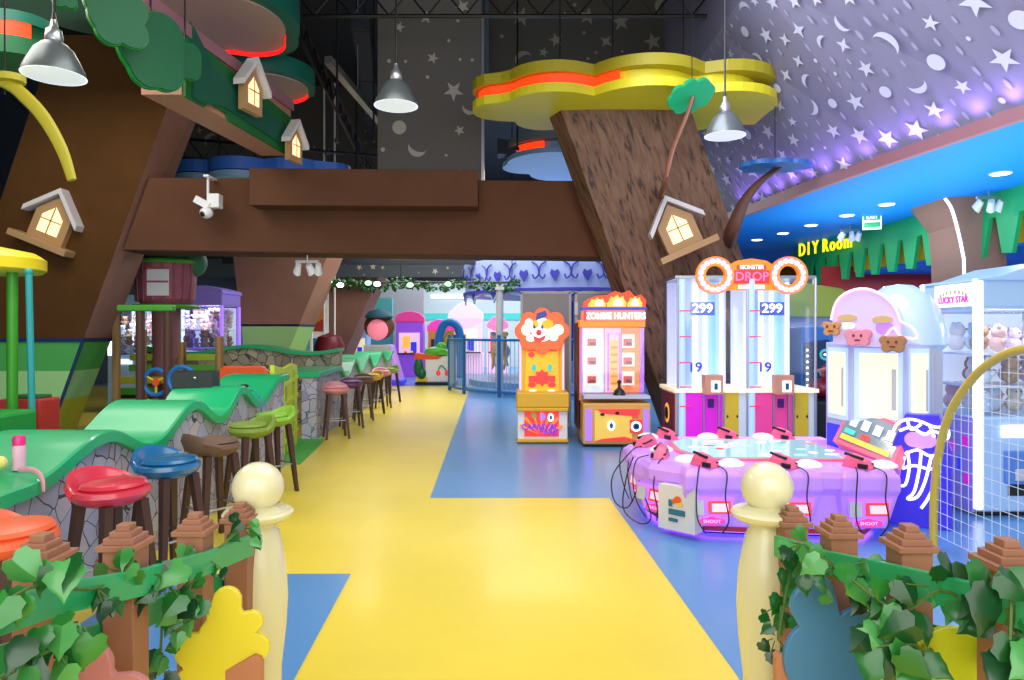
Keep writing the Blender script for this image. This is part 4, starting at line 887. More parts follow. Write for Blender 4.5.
m = MB(M('lilac2')); m.cyl((.4, -.14, .72), (.4, -.14, 1.62), .03); m.cyl((-.45, -.2, .72), (-.45, -.2, 1.62), .015); m.build('corner_post', t)
m = MB(M('glass')); m.box((-.03, -.33, 1.15), (.86, .01, .95)); m.build('glass', t)
m = MB(M('lgrey')); m.box((0, -.3, .68), (.9, .38, .04)); m.build('tray', t)
m = MB(M('black')); m.lathe([(.09, .7), (.07, .76), (.02, .8), (.018, .86)], (.05, -.36, 0), 14); m.ball((.05, -.36, .88), .03); m.build('joystick', t, smooth=True)
m = MB(M('oglow')); m.box((-.04, -.05, 1.68), (.9, .6, .1)); m.build('header_shelf', t, bevel=.01)
m = MB(glow('headwhite', 'f88a70', .6)); m.box((-.02, -.22, 1.79), (.86, .3, .16)); hb = m.build('header', t, bevel=.02)
m = MB(M('neonwhite')); m.text('ZOMBIE HUNTERS', (.0, -.375, 1.78), .125, .8); m.mat(M('rglow')); m.box((-.42, -.375, 1.79), (.04, .01, .14)); m.build('lettering', hb)
m = MB(M('neonblue')); m.box((-.02, -.22, 1.885), (.88, .34, .035)); m.build('violet_bar', t)
def flame(r, x, w_, h): return [(x-w_, 0), (x+w_, 0), (x+w_*1.05, h*.35), (x+w_*.8, h*.6), (x+w_*.7, h*.9), (x+w_*.3, h*.72), (x+w_*.1, h*1.0), (x-w_*.3, h*.75), (x-w_*.6, h*.85), (x-w_*.8, h*.5), (x-w_*1.05, h*.3)]
m = MB(glow('flamered', 'f0421c', .6)); m.front([(-.44, 1.9), (.42, 1.9), (.43, 2.0), (.36, 2.08), (.28, 2.05), (.2, 2.14), (.1, 2.1), (0, 2.13), (-.12, 2.07), (-.26, 2.06), (-.36, 2.02), (-.43, 1.97)], -.3, .1); fm_ = m.build('flame_sign', t)
m = MB(M('goldglow'))
for x, w_, h in ((-.25, .12, .13), (.02, .13, .17), (.27, .1, .15)): m.front([(a, 1.91+b) for a, b in flame(0, x, w_, h)], -.315, .02)
m.mat(M('neonwhite'))
for x, w_, h in ((-.22, .05, .08), (.04, .06, .1), (.27, .05, .09)): m.front([(a, 1.93+b) for a, b in flame(0, x, w_, h)], -.33, .02)
m.build('flames', fm_)
# lower front
m = MB(glow('goldpanel', 'e8c050', .35)); m.front(rect(-.3, .09, .2, .5), -.49, .015); m.mat(M('purple')); m.front(rect(-.43, .09, -.34, .52), -.49, .015); m.front(rect(.36, .12, .43, .52), -.49, .015); m.mat(M('rglow')); m.front([(-.28, .52), (.32, .52), (.28, .42), (-.2, .46)], -.5, .01); m.front(rect(.17, .2, .34, .38), -.5, .012); m.mat(M('rglow')); m.front([(-.3, .09), (.3, .09), (.1, .15), (-.2, .12)], -.5, .01)
m.mat(M('neonwhite')); m.front(ov(-.08, .3, .05, .07), -.505, .01); m.front(ov(.255, .29, .07, .07), -.51, .01); m.mat(M('petrol')); m.front(ov(-.08, .3, .025, .04), -.515, .01); m.front(ov(.255, .29, .045, .045), -.52, .01); m.mat(M('black')); m.front(ov(.255, .29, .02, .02), -.53, .01); m.front(ov(-.2, .45, .03, .02), -.51, .01); m.front(ov(.0, .47, .03, .02), -.51, .01)
m.build('front_picture', t)
# ------------------------------------------------------------ double tower ball machine
t = thing('arcade_machine', 'wide double tower machine with two ring lights and the number 299', 'arcade machine', (3.17, 9.95, 0)); t.scale = (1.005, 1, 1)
W_ = .94
m = MB(M('white')); m.box((0, .0, .38), (2*W_, .9, .72)); m.mat(M('black')); m.box((0, 0, .01), (1.8, .84, .02)); m.build('base', t, bevel=.01)
m = MB(M('cglow')); m.box((0, -.02, .77), (2*W_+.06, .96, .05)); m.build('ledge', t)
m = MB(mat('claret', '8c2038', .4)); m.box((-W_-.01, 0, .38), (.02, .8, .68)); m.mat(M('goldglow')); m.M = Matrix.Translation((-W_-.025, 0, .42)) @ Matrix.Rotation(PI/2, 4, 'Y'); m.cyl((0, 0, 0), (0, 0, .01), .14, n=20); m.mat(M('black')); m.cyl((0, 0, -.01), (0, 0, .01), .09, n=20); m.build('side_panel', t)
for ox, c_ in ((-W_, 'magenta'), (.0, 'pmag')):
    if c_ == 'pmag': glow('pmag', 'e0408c', .4)
    m = MB(M(c_)); m.front(rect(ox+.13, .04, ox+.62, .74), -.47, .03); m.build('front_panel', t)
    m = MB(M('yellow2')); m.front(rect(ox+.66, .04, ox+.84, .74), -.47, .03); m.mat(M('black')); m.front(ov(ox+.69, .42, .012, .02), -.475, .01); m.front(ov(ox+.82, .42, .012, .02), -.475, .01); m.build('yellow_door', t)
    m = MB(M('bluewhite')); m.cyl((ox+.08, -.45, .03), (ox+.08, -.45, 2.28), .045, n=14); m.mat(M('silver')); m.cyl((ox+.02, -.46, .03), (ox+.02, -.46, 2.3), .015, n=8); m.cyl((ox+.64, -.46, .03), (ox+.64, -.46, .75), .012, n=8); m.build('corner_post', t, smooth=True)
    for z in (1.85, 1.5, 1.15, .82, .56): m = MB(M('rglow')); m.box((ox+.12, -.49, z), (.16, .015, .016)); m.build('level_mark', t)
    m = MB(M('silver')); m.front(rect(ox+.35, .18, ox+.365, .74), -.52, .05); m.front(rect(ox+.55, .18, ox+.565, .74), -.52, .05); m.front(rect(ox+.35, .16, ox+.565, .18), -.52, .05); m.mat(mat('dpurple', '4a1078', .4)); m.front(rect(ox+.42, .54, ox+.5, .66), -.5, .02); m.build('coin_door', t)
    m = MB(mat('salmonbox', 'e09878', .4)); m.box((ox+.46, -.56, .86), (.24, .18, .26)); m.mat(M('neonwhite')); m.box((ox+.48, -.655, .84), (.12, .01, .15)); m.mat(M('petrol')); m.box((ox+.48, -.662, .84), (.05, .01, .09)); m.build('ticket_box', t, bevel=.008)
    m = MB(M('lgrey')); m.mat(glow('towerback', 'e4e4f8', .42)); m.box((ox+.5, .42, 1.55), (.86, .04, 1.5)); m.build('back_panel', t)
    for xx_, r_, mn in ((.42, .045, 'led_white'), (.52, .03, 'neonwhite'), (.3, .05, 'bluewhite'), (.68, .06, 'aqua'), (.78, .03, 'led_white'), (.2, .03, 'lilac')):
        m = MB(M(mn)); m.cyl((ox+xx_, .1+.1*math.sin(xx_*20), .8), (ox+xx_, .1+.1*math.sin(xx_*20), 2.28), r_, n=12); m.build('light_tube', t, smooth=True)
    m = MB(mat('numberpatch', '6c7ce0', .4)); m.front(rect(ox+.2, 1.79, ox+.53, 1.97), -.43, .01); m.build('number_screen', t)
    m = MB(M('neonwhite')); m.text('299', (ox+.36, -.45, 1.88), .17, 1.1); m.build('number', t)
    m = MB(M('neonblue')); m.text('19', (ox+.26, -.44, 1.08), .18, 1.1); m.build('number', t)
    m = MB(M('glass')); m.box((ox+.5, -.44, 1.54), (.82, .01, 1.48)); m.build('glass', t)
m = MB(M('silver')); m.box((.0, 0, 2.31), (2*W_+.02, .9, .04)); m.cyl((W_, -.46, .03), (W_, -.46, 2.3), .02, n=8); m.build('top_frame', t)
m = MB(M('glass')); m.box((-W_, 0, 1.54), (.01, .86, 1.48)); m.build('side_glass', t)
for ox in (-.42, .57):
    m = MB(M('orange')); N = 32
    for r0, r1, y_, mt in ((.13, .16, -.5, M('oglow')), (.155, .235, -.48, glow('ringlilac', 'c08ce8', .5)), (.235, .255, -.5, M('oglow'))):
        m.mat(mt); m.loft([[(ox+r*math.cos(a), y, 2.33+r*math.sin(a)) for r, y in ((r0, y_), (r1, y_), (r1, -.42), (r0, -.42))] for a in [2*PI*i/N for i in range(N+1)]], caps=False)
    rg = m.build('ring_light', t)
    m = MB(M('neonwhite'))
    for i in range(16):
        a = 2*PI*i/16+.2; m.ball((ox+.195*math.cos(a), -.49, 2.33+.195*math.sin(a)), .033, 10, 6, sc=(1, .5, 1))
    m.build('bulb_row', rg)
m = MB(M('oglow')); m.front([(-.25, 2.13), (.4, 2.13), (.4, 2.45), (.28, 2.53), (.08, 2.56), (-.12, 2.53), (-.25, 2.45)], -.46, .08); hd = m.build('header', t)
m = MB(M('rglow')); m.front(rect(-.16, 2.22, .31, 2.4), -.475, .02); m.front(rect(-.12, 2.41, .27, 2.47), -.475, .02); m.mat(M('neonwhite')); m.text('MONSTER', (.075, -.48, 2.44), .075, .95); m.front(rect(-.1, 2.15, .25, 2.2), -.475, .02); m.mat(M('pink')); m.text('DROP', (.075, -.48, 2.31), .17, 1.0); m.build('lettering', hd)

# ------------------------------------------------------------ shooter table
t = thing('shooting_game_table', 'large lilac lit shooting game table with pink guns on coiled wires', 'arcade machine', (2.1, 5.95, 0)); o = Vector(t.location); t.scale = (.97, 1, .86)
top = [(.98, 5.98), (1.06, 5.55), (1.36, 5.28), (1.9, 5.2), (2.75, 5.16), (3.0, 5.45), (2.95, 6.7), (1.35, 6.75), (1.02, 6.4)]
cx, cy = 2.1, 5.95
sc_ = lambda s, q=0: [((x-cx)*s+0, (y-cy)*s+q) for x, y in top]
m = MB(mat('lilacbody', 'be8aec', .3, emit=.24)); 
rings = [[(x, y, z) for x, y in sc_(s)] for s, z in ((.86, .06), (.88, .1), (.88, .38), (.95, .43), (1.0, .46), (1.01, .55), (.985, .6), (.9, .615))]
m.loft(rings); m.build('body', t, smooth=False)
m = MB(mat('redplinth', 'a82848', .4)); m.loft([[(x, y, z) for x, y in sc_(.875)] for z in (.04, .085)]); m.mat(M('black')); m.loft([[(x, y, z) for x, y in sc_(.80)] for z in (0, .06)]); m.mat(glow('violetstrip', '8a40ff', 9)); m.loft([[(x, y, z) for x, y in sc_(.86)] for z in (.034, .04)]); m.build('plinth', t)
field = [(1.42, 6.0), (1.52, 5.62), (2.66, 5.58), (2.78, 6.5), (1.62, 6.6), (1.45, 6.4)]
fl = [(x-cx, y-cy) for x, y in field]
m = MB(glow('rimpink', 'e0607c', .35)); m.flat([(x*1.06, y*1.09) for x, y in fl], .6, .035); m.build('field_frame', t)
m = MB(mat('fieldaqua', '9cc8cc', .08, emit=.3)); m.flat(fl, .636, .012); fd = m.build('play_field', t)
m = MB(M('aqua')); r = random.Random(4)
for k in range(26):
    x, y = r.uniform(-.55, .65), r.uniform(-.3, .5); m.mat(r.choice([M('led_white'), M('aqua'), M('pinkw'), M('bluewhite'), M('rglow')])); m.flat(ov(x, y, r.uniform(.02, .08), r.uniform(.02, .06), 10), .649, .002)
m.build('field_picture', fd)
# stations
def station(px, lab, rear=False, ang=0, pos=None):
    if pos is None:
        c = P(px, 470, 5.28); x = c.x-o.x; y = -.64
    else: x, y = pos
    R = Matrix.Translation((x, y, 0)) @ Matrix.Rotation(ang, 4, 'Z')
    if not rear:
        m = MB(M('lilacbody')); m.M = R; m.loft([[(-.17, 0, .1), (.17, 0, .1), (.17, .2, .1), (-.17, .2, .1)], [(-.22, -.06, .4), (.22, -.06, .4), (.22, .25, .4), (-.22, .25, .4)], [(-.22, -.1, .45), (.22, -.1, .45), (.22, .25, .45), (-.22, .25, .45)], [(-.22, -.1, .57), (.22, -.1, .57), (.22, .25, .57), (-.22, .25, .57)], [(-.19, -.04, .62), (.19, -.04, .62), (.19, .25, .62), (-.19, .25, .62)]])
        st_ = m.build('player_station', t, bevel=.015)
        m = MB(M('lilac2')); m.M = R
        m.loft([[(-.13, -.03, .14), (.13, -.03, .14), (.13, .02, .14), (-.13, .02, .14)], [(-.17, -.075, .38), (.17, -.075, .38), (.17, -.02, .38), (-.17, -.02, .38)]]); m.build('lit_panel', st_)
        m = MB(M('rglow')); m.M = R @ Matrix.Translation((.05, -.075, .29)) @ Matrix.Rotation(-.17, 4, 'X'); m.box((0, 0, 0), (.17, .02, .11)); m.mat(M('pinkw')); m.box((0, -.012, 0), (.125, .01, .07)); m.mat(M('lgrey')); m.box((-.17, -.005, 0), (.09, .012, .12)); m.build('ticket_slot', st_)
        m = MB(glow('hotp', 'e83ca8', .6)); m.M = R @ Matrix.Translation((.0, -.045, .16)); m.front(lobes([(-.08, 0, .025), (0, .01, .035), (.08, 0, .025), (0, -.01, .03), (-.04, 0, .03), (.04, 0, .03)], 40), 0, .012); m.mat(M('pinkw')); m.text('SHOOT', (0, -.004, 0), .04); m.build('badge', st_)
    m = MB(mat('dome', 'e4ecf4', .15, emit=.3)); m.M = R; m.lathe([(0, .62), (.105, .62), (.1, .64), (.06, .665), (0, .675)], (.2 if not rear else -.2, .12, 0), 18); m.build('dome_button', t, smooth=True)
    m = MB(mat('gunpink', 'f0648c', .35)); m.M = R @ Matrix.Translation((-.02, .05, .62)) @ Matrix.Rotation(.5, 4, 'Z')
    m.loft([[(-.06, -.1, 0), (.06, -.1, 0), (.06, .12, 0), (-.06, .12, 0)], [(-.05, -.06, .07), (.05, -.06, .07), (.05, .1, .07), (-.05, .1, .07)], [(-.03, -.02, .1), (.03, -.02, .1), (.03, .08, .12), (-.03, .08, .12)]]); g = m.build('toy_gun', t, bevel=.008)
    m = MB(M('black')); m.M = R @ Matrix.Translation((-.02, .05, .66)) @ Matrix.Rotation(.5, 4, 'Z'); m.cyl((-.04, -.05, .05), (-.02, .11, .07), .014, n=8); m.cyl((.045, -.08, .0), (.045, .04, .03), .012, n=8); m.box((-.055, -.06, -.01), (.025, .07, .04)); m.build('barrel', g)
    if not rear:
        m = MB(M('black')); m.M = R; m.tube([(-.09, -.02, .64), (-.13, -.13, .6), (-.15, -.15, .4), (-.13, -.12, .2), (-.06, -.09, .07)], .0055, 6, 5); m.tube([(.05, 0, .64), (.09, -.12, .6), (.07, -.15, .4), (.1, -.14, .2), (.06, -.1, .07)], .0055, 6, 5); m.build('wire', g)
station(712, '', pos=(-.62, -.66)); station(790, '', pos=(-.02, -.7)); station(865, '', pos=(.56, -.72))
station(0, '', pos=(-.94, -.28), ang=-.9); station(0, '', pos=(-.98, .3), ang=-1.4)
for x in (-.6, 0.0, .55): station(0, '', True, 0, (x, .74))
m = MB(M('lilac')); m.loft([[(x, y+.8, z) for x, y in ((-.8, -.1), (.95, -.1), (.95, .12), (-.8, .12))] for z in (.55, .62)]); m.build('rear_ledge', t)
# corner panel with picture
m = MB(mat('panelcream', 'd8d4d0', .4)); a_, b_ = P(656, 505, 5.42)-o, P(693, 510, 5.2)-o; a_.z = b_.z = 0; u_ = (b_-a_).normalized(); n_ = Vector((u_.y, -u_.x, 0))
m.prism(rect(0, .06, (b_-a_).length, .45), a_+n_*.02, u_, (0, 0, 1), -n_*.12); cp = m.build('corner_panel', t)
m = MB(mat('teald', '2a6a80', .5)); q = a_+n_*.025; L = (b_-a_).length
m.prism(rect(L*.3, .2, L*.75, .25), q, u_, (0, 0, 1), n_*.004); m.prism(rect(L*.3, .14, L*.55, .17), q, u_, (0, 0, 1), n_*.004); m.prism(rect(L*.3, .27, L*.4, .33), q, u_, (0, 0, 1), n_*.004); m.mat(M('orange')); m.prism(lobes([(L*.55, .34, .03), (L*.45, .32, .02)], 24, (L*.5, .33)), q, u_, (0, 0, 1), n_*.005); m.mat(M('yellow2')); m.prism(ov(L*.62, .3, .02, .02), q, u_, (0, 0, 1), n_*.005); m.build('picture', cp)
# loops of wire at the left end
m = MB(M('black')); m.tube([(-1.12, -.1, .6), (-1.2, -.2, .4), (-1.22, -.2, .12), (-1.1, -.32, .02), (-1.02, -.36, .1), (-1.08, -.2, .35), (-1.1, -.15, .55)], .006, 6, 6); m.tube([(-1.1, .1, .62), (-1.28, 0, .4), (-1.27, 0, .15), (-1.15, .0, .08), (-1.05, .0, .3)], .006, 6, 6); m.build('wire_loop', t)
# tilted display at the right rear
Q = [P(832, 441, 6.2), P(893, 466, 5.5), P(909, 428, 5.75), P(851, 403, 6.35)]; Q = [Vector(((q.x-o.x)/.97, q.y-o.y, q.z/.86)) for q in Q]; nn = (Q[1]-Q[0]).cross(Q[3]-Q[0]).normalized()
if nn.y > 0: nn = -nn
m = MB(M('rimpink')); m.loft([[q-nn*.1 for q in Q], Q]); dp = m.build('display', t, bevel=.01)
def inner(a, b, c, d): # fractional quad on display
    f2 = lambda u, v: (Q[0]*(1-u)+Q[1]*u)*(1-v)+(Q[3]*(1-u)+Q[2]*u)*v
    return [f2(a, b)+nn*.006, f2(c, b)+nn*.006, f2(c, d)+nn*.006, f2(a, d)+nn*.006]
m = MB(mat('dispdark', '70808c', .15, emit=.35)); m.poly(inner(.06, .12, .95, .9)); m.mat(M('goldglow')); m.poly([p+nn*.003 for p in inner(.1, .14, .9, .26)]); m.mat(M('screen'))
for u_0 in (.15, .35, .55, .75): m.poly([p+nn*.004 for p in inner(u_0, .5, u_0+.12, .75)])
m.mat(M('rglow')); m.poly([p+nn*.004 for p in inner(.4, .3, .55, .42)]); m.mat(M('teal')); m.poly([p+nn*.004 for p in inner(.12, .3, .3, .42)]); m.build('screen_picture', dp)
m = MB(M('lilacbody')); m.loft([[Vector((q.x, q.y, .3))-Vector((0, -.04, 0)) for q in Q], [q-nn*.1 for q in Q]]); m.build('display_support', t)

# ------------------------------------------------------------ domed cabinet behind the table
t = thing('arcade_cabinet', 'white cabinet with three lit windows under a pale blue dome', 'arcade machine', (4.0, 7.4, 0)); o = Vector(t.location); t.location = (3.5, 6.475, .19375); t.scale = (.875,)*3
plan = [(3.36, 7.45), (3.42, 7.08), (3.80, 6.72), (4.02, 6.72), (4.24, 6.92), (4.22, 7.8), (3.5, 7.8)]
pl_ = [(x-o.x, y-o.y) for x, y in plan]
m = MB(mat('cabwhite', 'b8c0ea', .35, emit=.05)); m.flat(pl_, -.2214, 1.6714); m.build('body', t, bevel=.01)  # faint emission brightens the cabinet body, which is no lamp
def on_face(m, i, u0, u1, z0, z1, off, mt, d=.02):
    a, b = Vector((*pl_[i], 0)), Vector((*pl_[i+1], 0)); u = (b-a); n = Vector((u.y, -u.x, 0)).normalized(); m.mat(mt); 
    m.prism(rect(u0*u.length, z0, u1*u.length, z1), a+n*off, u.normalized(), (0, 0, 1), -n*d)
for i in (0, 1, 2):
    u0, u1 = (.1, .85) if i != 1 else (.14, .86)
    m = MB(M('bluewhite')); on_face(m, i, u0-.06, u1+.06, .66, 1.4, .012, M('bluewhite')); w_ = m.build('window_frame', t)
    m = MB(M('led_white')); on_face(m, i, u0+.04, u1-.02, .71, 1.35, .022, M('cglow')); on_face(m, i, u1-.12, u1-.04, .8, 1.2, .03, M('lgrey'), .01); m.build('lit_window', w_)
m = MB(M('neonblue')); on_face(m, 1, .0, 1, -.15, .6, .01, M('neonblue')); on_face(m, 2, .0, 1, -.15, .6, .01, M('neonblue')); on_face(m, 0, 0, 1, -.15, .6, .01, M('neonblue')); m.build('blue_skirt', t)
m = MB(M('lgrey')); on_face(m, 3, .05, .98, .7, 1.42, .02, mat('greypanel', 'b8bccc', .4)); m.build('side_panel', t)
# dome
m = MB(mat('domeblue', 'b4d0ec', .2, emit=.15)); c_ = P(905, 338, 7.45)-o; 
m.lathe([(.0, .62), (.18, .6), (.36, .5), (.48, .35), (.55, .15), (.57, 0), (.5, -.06), (0, -.06)], c_+Vector((-.17, -.18, -.06)), 32, sx=.68); m.build('dome', t, smooth=True)
# header
a_, b_ = Vector((*pl_[1], 0)), Vector((*pl_[2], 0)); u_ = (b_-a_).normalized(); n_ = Vector((u_.y, -u_.x, 0))
hp = [(-.12, 1.44), (.46, 1.40), (.5, 1.5), (.5, 1.66), (.46, 1.78), (.36, 1.9), (.2, 1.98), (.04, 1.96), (-.08, 1.86), (-.13, 1.68)]
m = MB(mat('headlilac', 'cdbcec', .3, emit=.2)); m.prism(hp, a_+n_*.14, u_, (0, 0, 1), -n_*.1); hd = m.build('header', t, bevel=.01)  # header board is no lamp; its brightness is partly added emission
m = MB(glow('neonpink', 'f8b4f0', 1.1)); m.tube([a_+n_*.16+u_*x+Vector((0, 0, z)) for x, z in hp[3:]], .014, 8, 3); m.tube([a_+n_*.16+u_*x+Vector((0, 0, z)) for x, z in ((.5, 1.66), (.6, 1.6), (.64, 1.5), (.5, 1.52), (.44, 1.6), (.36, 1.5))], .014, 8, 3); m.build('neon_outline', hd, smooth=True)
m = MB(M('purple')); m.prism(ov(.36, 1.6, .08, .06), a_+n_*.15, u_, (0, 0, 1), -n_*.02); m.mat(mat('straw', 'd0b078', .5)); m.prism(ov(.34, 1.68, .09, .035), a_+n_*.155, u_, (0, 0, 1), -n_*.02); m.prism(ov(.02, 1.70, .09, .035), a_+n_*.155, u_, (0, 0, 1), -n_*.02); m.mat(M('white')); m.prism(ov(.02, 1.62, .08, .04), a_+n_*.155, u_, (0, 0, 1), -n_*.02); m.build('header_picture', hd)
for k, (x, z, mt) in enumerate(((-.12, 1.60, 'c8905c'), (.13, 1.51, 'e08ca4'), (.44, 1.45, 'a87850'))):
    q_ = (.72, 1, .95)[k]
    m = MB(mat('critter%d' % k, mt, .5)); m.prism(lobes([(x, z, .075*q_), (x-.075*q_, z+.03, .05*q_), (x+.075*q_, z+.03, .05*q_), (x-.055*q_, z-.04, .05*q_), (x+.055*q_, z-.04, .05*q_)], 40, (x, z)), a_+n_*.2, u_, (0, 0, 1), -n_*.06); q = m.build('figure_plate', t, bevel=.01)
    m = MB(M('maroon')); [m.prism(ov(x+s*.035, z+.015, .012, .014, 10), a_+n_*.205, u_, (0, 0, 1), -n_*.01) for s in (-1, 1)]; m.prism(ov(x, z-.03, .03, .008, 10), a_+n_*.205, u_, (0, 0, 1), -n_*.01); m.build('face', q)

# ------------------------------------------------------------ blue side board with white neon strokes
t = thing('neon_board', 'deep blue board with white neon line drawing between table and claw machine', 'sign board', (3.25, 5.6, 0)); o = Vector(t.location)
A0, B0 = P(890, 470, 5.68), P(952, 470, 5.45); u_ = (B0-A0); u_.z = 0; L = u_.length; u_.normalize(); n_ = Vector((u_.y, -u_.x, 0)); A0.z = 0
m = MB(mat('deepblue', '3a2ccc', .3, emit=.3)); m.prism([(0, 0), (L, 0), (L, .62), (L*.8, .9), (L*.25, .9), (0, .6)], A0-o, u_, (0, 0, 1), -n_*.15); m.build('board', t, bevel=.01)
def NP(px, py):
    x = (px-890)/62*L; return A0-o+u_*x+n_*.025+Vector((0, 0, CH-(py-HY)*5.55/F))
strokes = [[(893, 434), (898, 425), (908, 420), (920, 421), (935, 426), (947, 426), (948, 436), (938, 439)], [(900, 432), (912, 428), (925, 434), (932, 430), (940, 432)], [(908, 420), (912, 430), (922, 424)], [(930, 424), (935, 436)],
           [(908, 452), (910, 468), (906, 486), (898, 487)], [(922, 452), (920, 470), (915, 492), (908, 500), (918, 497), (926, 480), (932, 455)], [(938, 455), (940, 470), (930, 495), (922, 508)], [(903, 470), (915, 466), (930, 468), (940, 466)], [(906, 455), (918, 450), (930, 455), (940, 452)], [(905, 458), (903, 468)]]
for s in strokes:
    m = MB(M('neonwhite')); m.tube([NP(*p) for p in s], .011, 7, 4); m.build('neon_stroke', t, smooth=True)
m = MB(M('lilac')); m.prism([(x-0, z) for x, z in lobes([(L*.5, .70, .07), (L*.38, .70, .06), (L*.62, .70, .06)], 30, (L*.5, .70))], A0-o+n_*.01, u_, (0, 0, 1), -n_*.02); m.build('lilac_patch', t)

# ------------------------------------------------------------ claw machines and plush toys
PC = ['f0dcc8', 'e8b8b0', 'fff4ec', 'c8b0e0', 'b08a70', 'f4d0dc', 'd8e4f0']
for i, c_ in enumerate(PC): mat('plush%d' % i, c_, .85)
protos = []
for i in range(len(PC)):
    m = MB(M('plush%d' % i)); m.ball((0, 0, .07), .075, 10, 7, sc=(1, .9, .95)); m.ball((0, -.01, .17), .062, 10, 7); m.ball((-.045, 0, .22), .022, 8, 5); m.ball((.045, 0, .22), .022, 8, 5); m.ball((-.07, -.03, .09), .025, 8, 5); m.ball((.07, -.03, .09), .025, 8, 5); m.mat(M('black')); m.ball((-.022, -.07, .18), .008, 6, 4); m.ball((.022, -.07, .18), .008, 6, 4)
    ob = m.build('plush_toy', smooth=True); protos.append(ob)
used = set()
def toys(cx, cy, z, w_, d_, n, rows, label, group, rz, seed, s=1):
    r = random.Random(seed)
    for zi in rows:
        for k in range(n):
            i = r.randrange(len(protos)); x = -w_/2+w_*(k+.5)/n; y = r.uniform(-d_/2, d_/2)
            c, s_ = math.cos(rz), math.sin(rz)
            if i not in used: ob = protos[i]; used.add(i)
            else: ob = protos[i].copy(); COL.objects.link(ob)
            ob.location = (cx+x*c-y*s_, cy+x*s_+y*c, zi); ob.rotation_euler = (0, 0, rz+r.uniform(-.5, .5)); ob.scale = (s*r.uniform(.85, 1.1),)*3
            tag(ob, label, 'plush toy', group)
def claw(label, loc, w_, d_, h, z0, body, frame, glassm='glass', shelves=(), header=None, rz=0, dome=False):
    t = thing('claw_machine', label, 'claw machine', loc, rz)
    m = MB(M(body)); m.box((0, 0, z0/2+.02), (w_, d_, z0-.04)); m.mat(M('black')); m.box((0, 0, .02), (w_-.06, d_-.06, .04)); m.build('base_cabinet', t, bevel=.02)
    for sx_ in (-1, 1):
        for sy_ in (-1, 1):
            m = MB(M(frame)); zl = .06 if h < 2.06 and body == 'clawlight' else z0
            ex = .012 if zl < .1 else -.0
            m.box((sx_*(w_/2-.03+ex), sy_*(d_/2-.03+ex), (zl+h-(.04 if zl < .1 else .3))/2), (.06, .06, h-(.04 if zl < .1 else .3)-zl)); m.build('frame_post', t, bevel=.01)
    m = MB(M(body)); m.box((0, 0, h-.17), (w_, d_, .26)); m.build('header_box', t, bevel=.03)
    if dome:
        m = MB(M(body)); m.prism([(-w_/2-.02, 0), (w_/2+.02, 0), (w_/2, .08), (w_*.2, .16), (-w_*.1, .16), (-w_*.35, .05), (-w_/2, .02)], (0, -d_/2-.03, h-.06), (1, 0, 0), (0, 0, 1), (0, d_+.06, 0)); m.build('crown', t, bevel=.01)
    m = MB(M('screen')); m.box((0, d_/2-.08, (z0+h-.3)/2), (w_-.14, .02, h-.34-z0)); m.build('lit_back', t)
    li = bpy.data.lights.new('cabinet_strip', 'AREA'); li.shape = 'RECTANGLE'; li.size = w_*.75; li.size_y = .12; li.energy = 9; li.color = (1, .97, .96)
    lo2 = bpy.data.objects.new('cabinet_strip', li); lo2.location = (loc[0], loc[1]-d_*.32, h-.32); lo2.rotation_euler = (math.radians(-18), 0, 0); COL.objects.link(lo2)
    for zz in shelves: m = MB(M('white')); m.box((0, .0, zz-.012), (w_-.13, d_-.2, .02)); m.build('shelf', t)
    m = MB(M(glassm)); m.box((0, -d_/2+.02, (z0+h-.3)/2), (w_-.12, .008, h-.3-z0)); m.build('front_glass', t)
    for sx_ in (-1, 1): m = MB(M(glassm)); m.box((sx_*(w_/2-.02), 0, (z0+h-.3)/2), (.008, d_-.12, h-.3-z0)); m.build('side_glass', t)
    m = MB(M('silver')); m.cyl((0, -.05, h-.31), (0, -.05, h-.5), .012); m.cyl((0, -.05, h-.5), (0, -.05, h-.55), .05, n=12)
    cl = m.build('claw', t)
    for k in range(3): a = k*2*PI/3; m = MB(M('silver')); m.tube([(0.04*math.cos(a), -.05+.04*math.sin(a), h-.54), (.09*math.cos(a), -.05+.09*math.sin(a), h-.6), (.05*math.cos(a), -.05+.05*math.sin(a), h-.68)], .007, 5, 3); m.build('finger', cl)
    m = MB(M('led_white')); m.box((-w_*.2, -d_/2-.01, z0-.12), (w_*.3, .04, .1)); m.mat(M('black')); m.cyl((w_*.2, -d_/2-.03, z0-.1), (w_*.2, -d_/2-.05, z0-.02), .012); m.build('control_panel', t)
    m = MB(M('black')); m.front(rect(-w_*.3, .18, w_*.05, .42), -d_/2-.012, .014); m.build('prize_door', t)
    return t
mat('clawlight', 'a4c8f0', .3, emit=.08); mat('clawlav', '8c84e0', .35, emit=.15); mat('clawgrey', 'c0c8d8', .35, emit=.06); glow('framewhite', 'ffffff', 1.6); glow('framepurple', '9a6cff', 1.2)  # claw body colours carry slight added emission, though the panels are no lamps
# big one at right
X0, Y0 = 4.57, 6.30
t = claw('tall pale blue claw machine at the right picture edge with white lit frame', (X0, Y0, 0), 1.3, .8, 2.05, .84, 'clawlight', 'framewhite', shelves=(1.1, 1.38), dome=True)
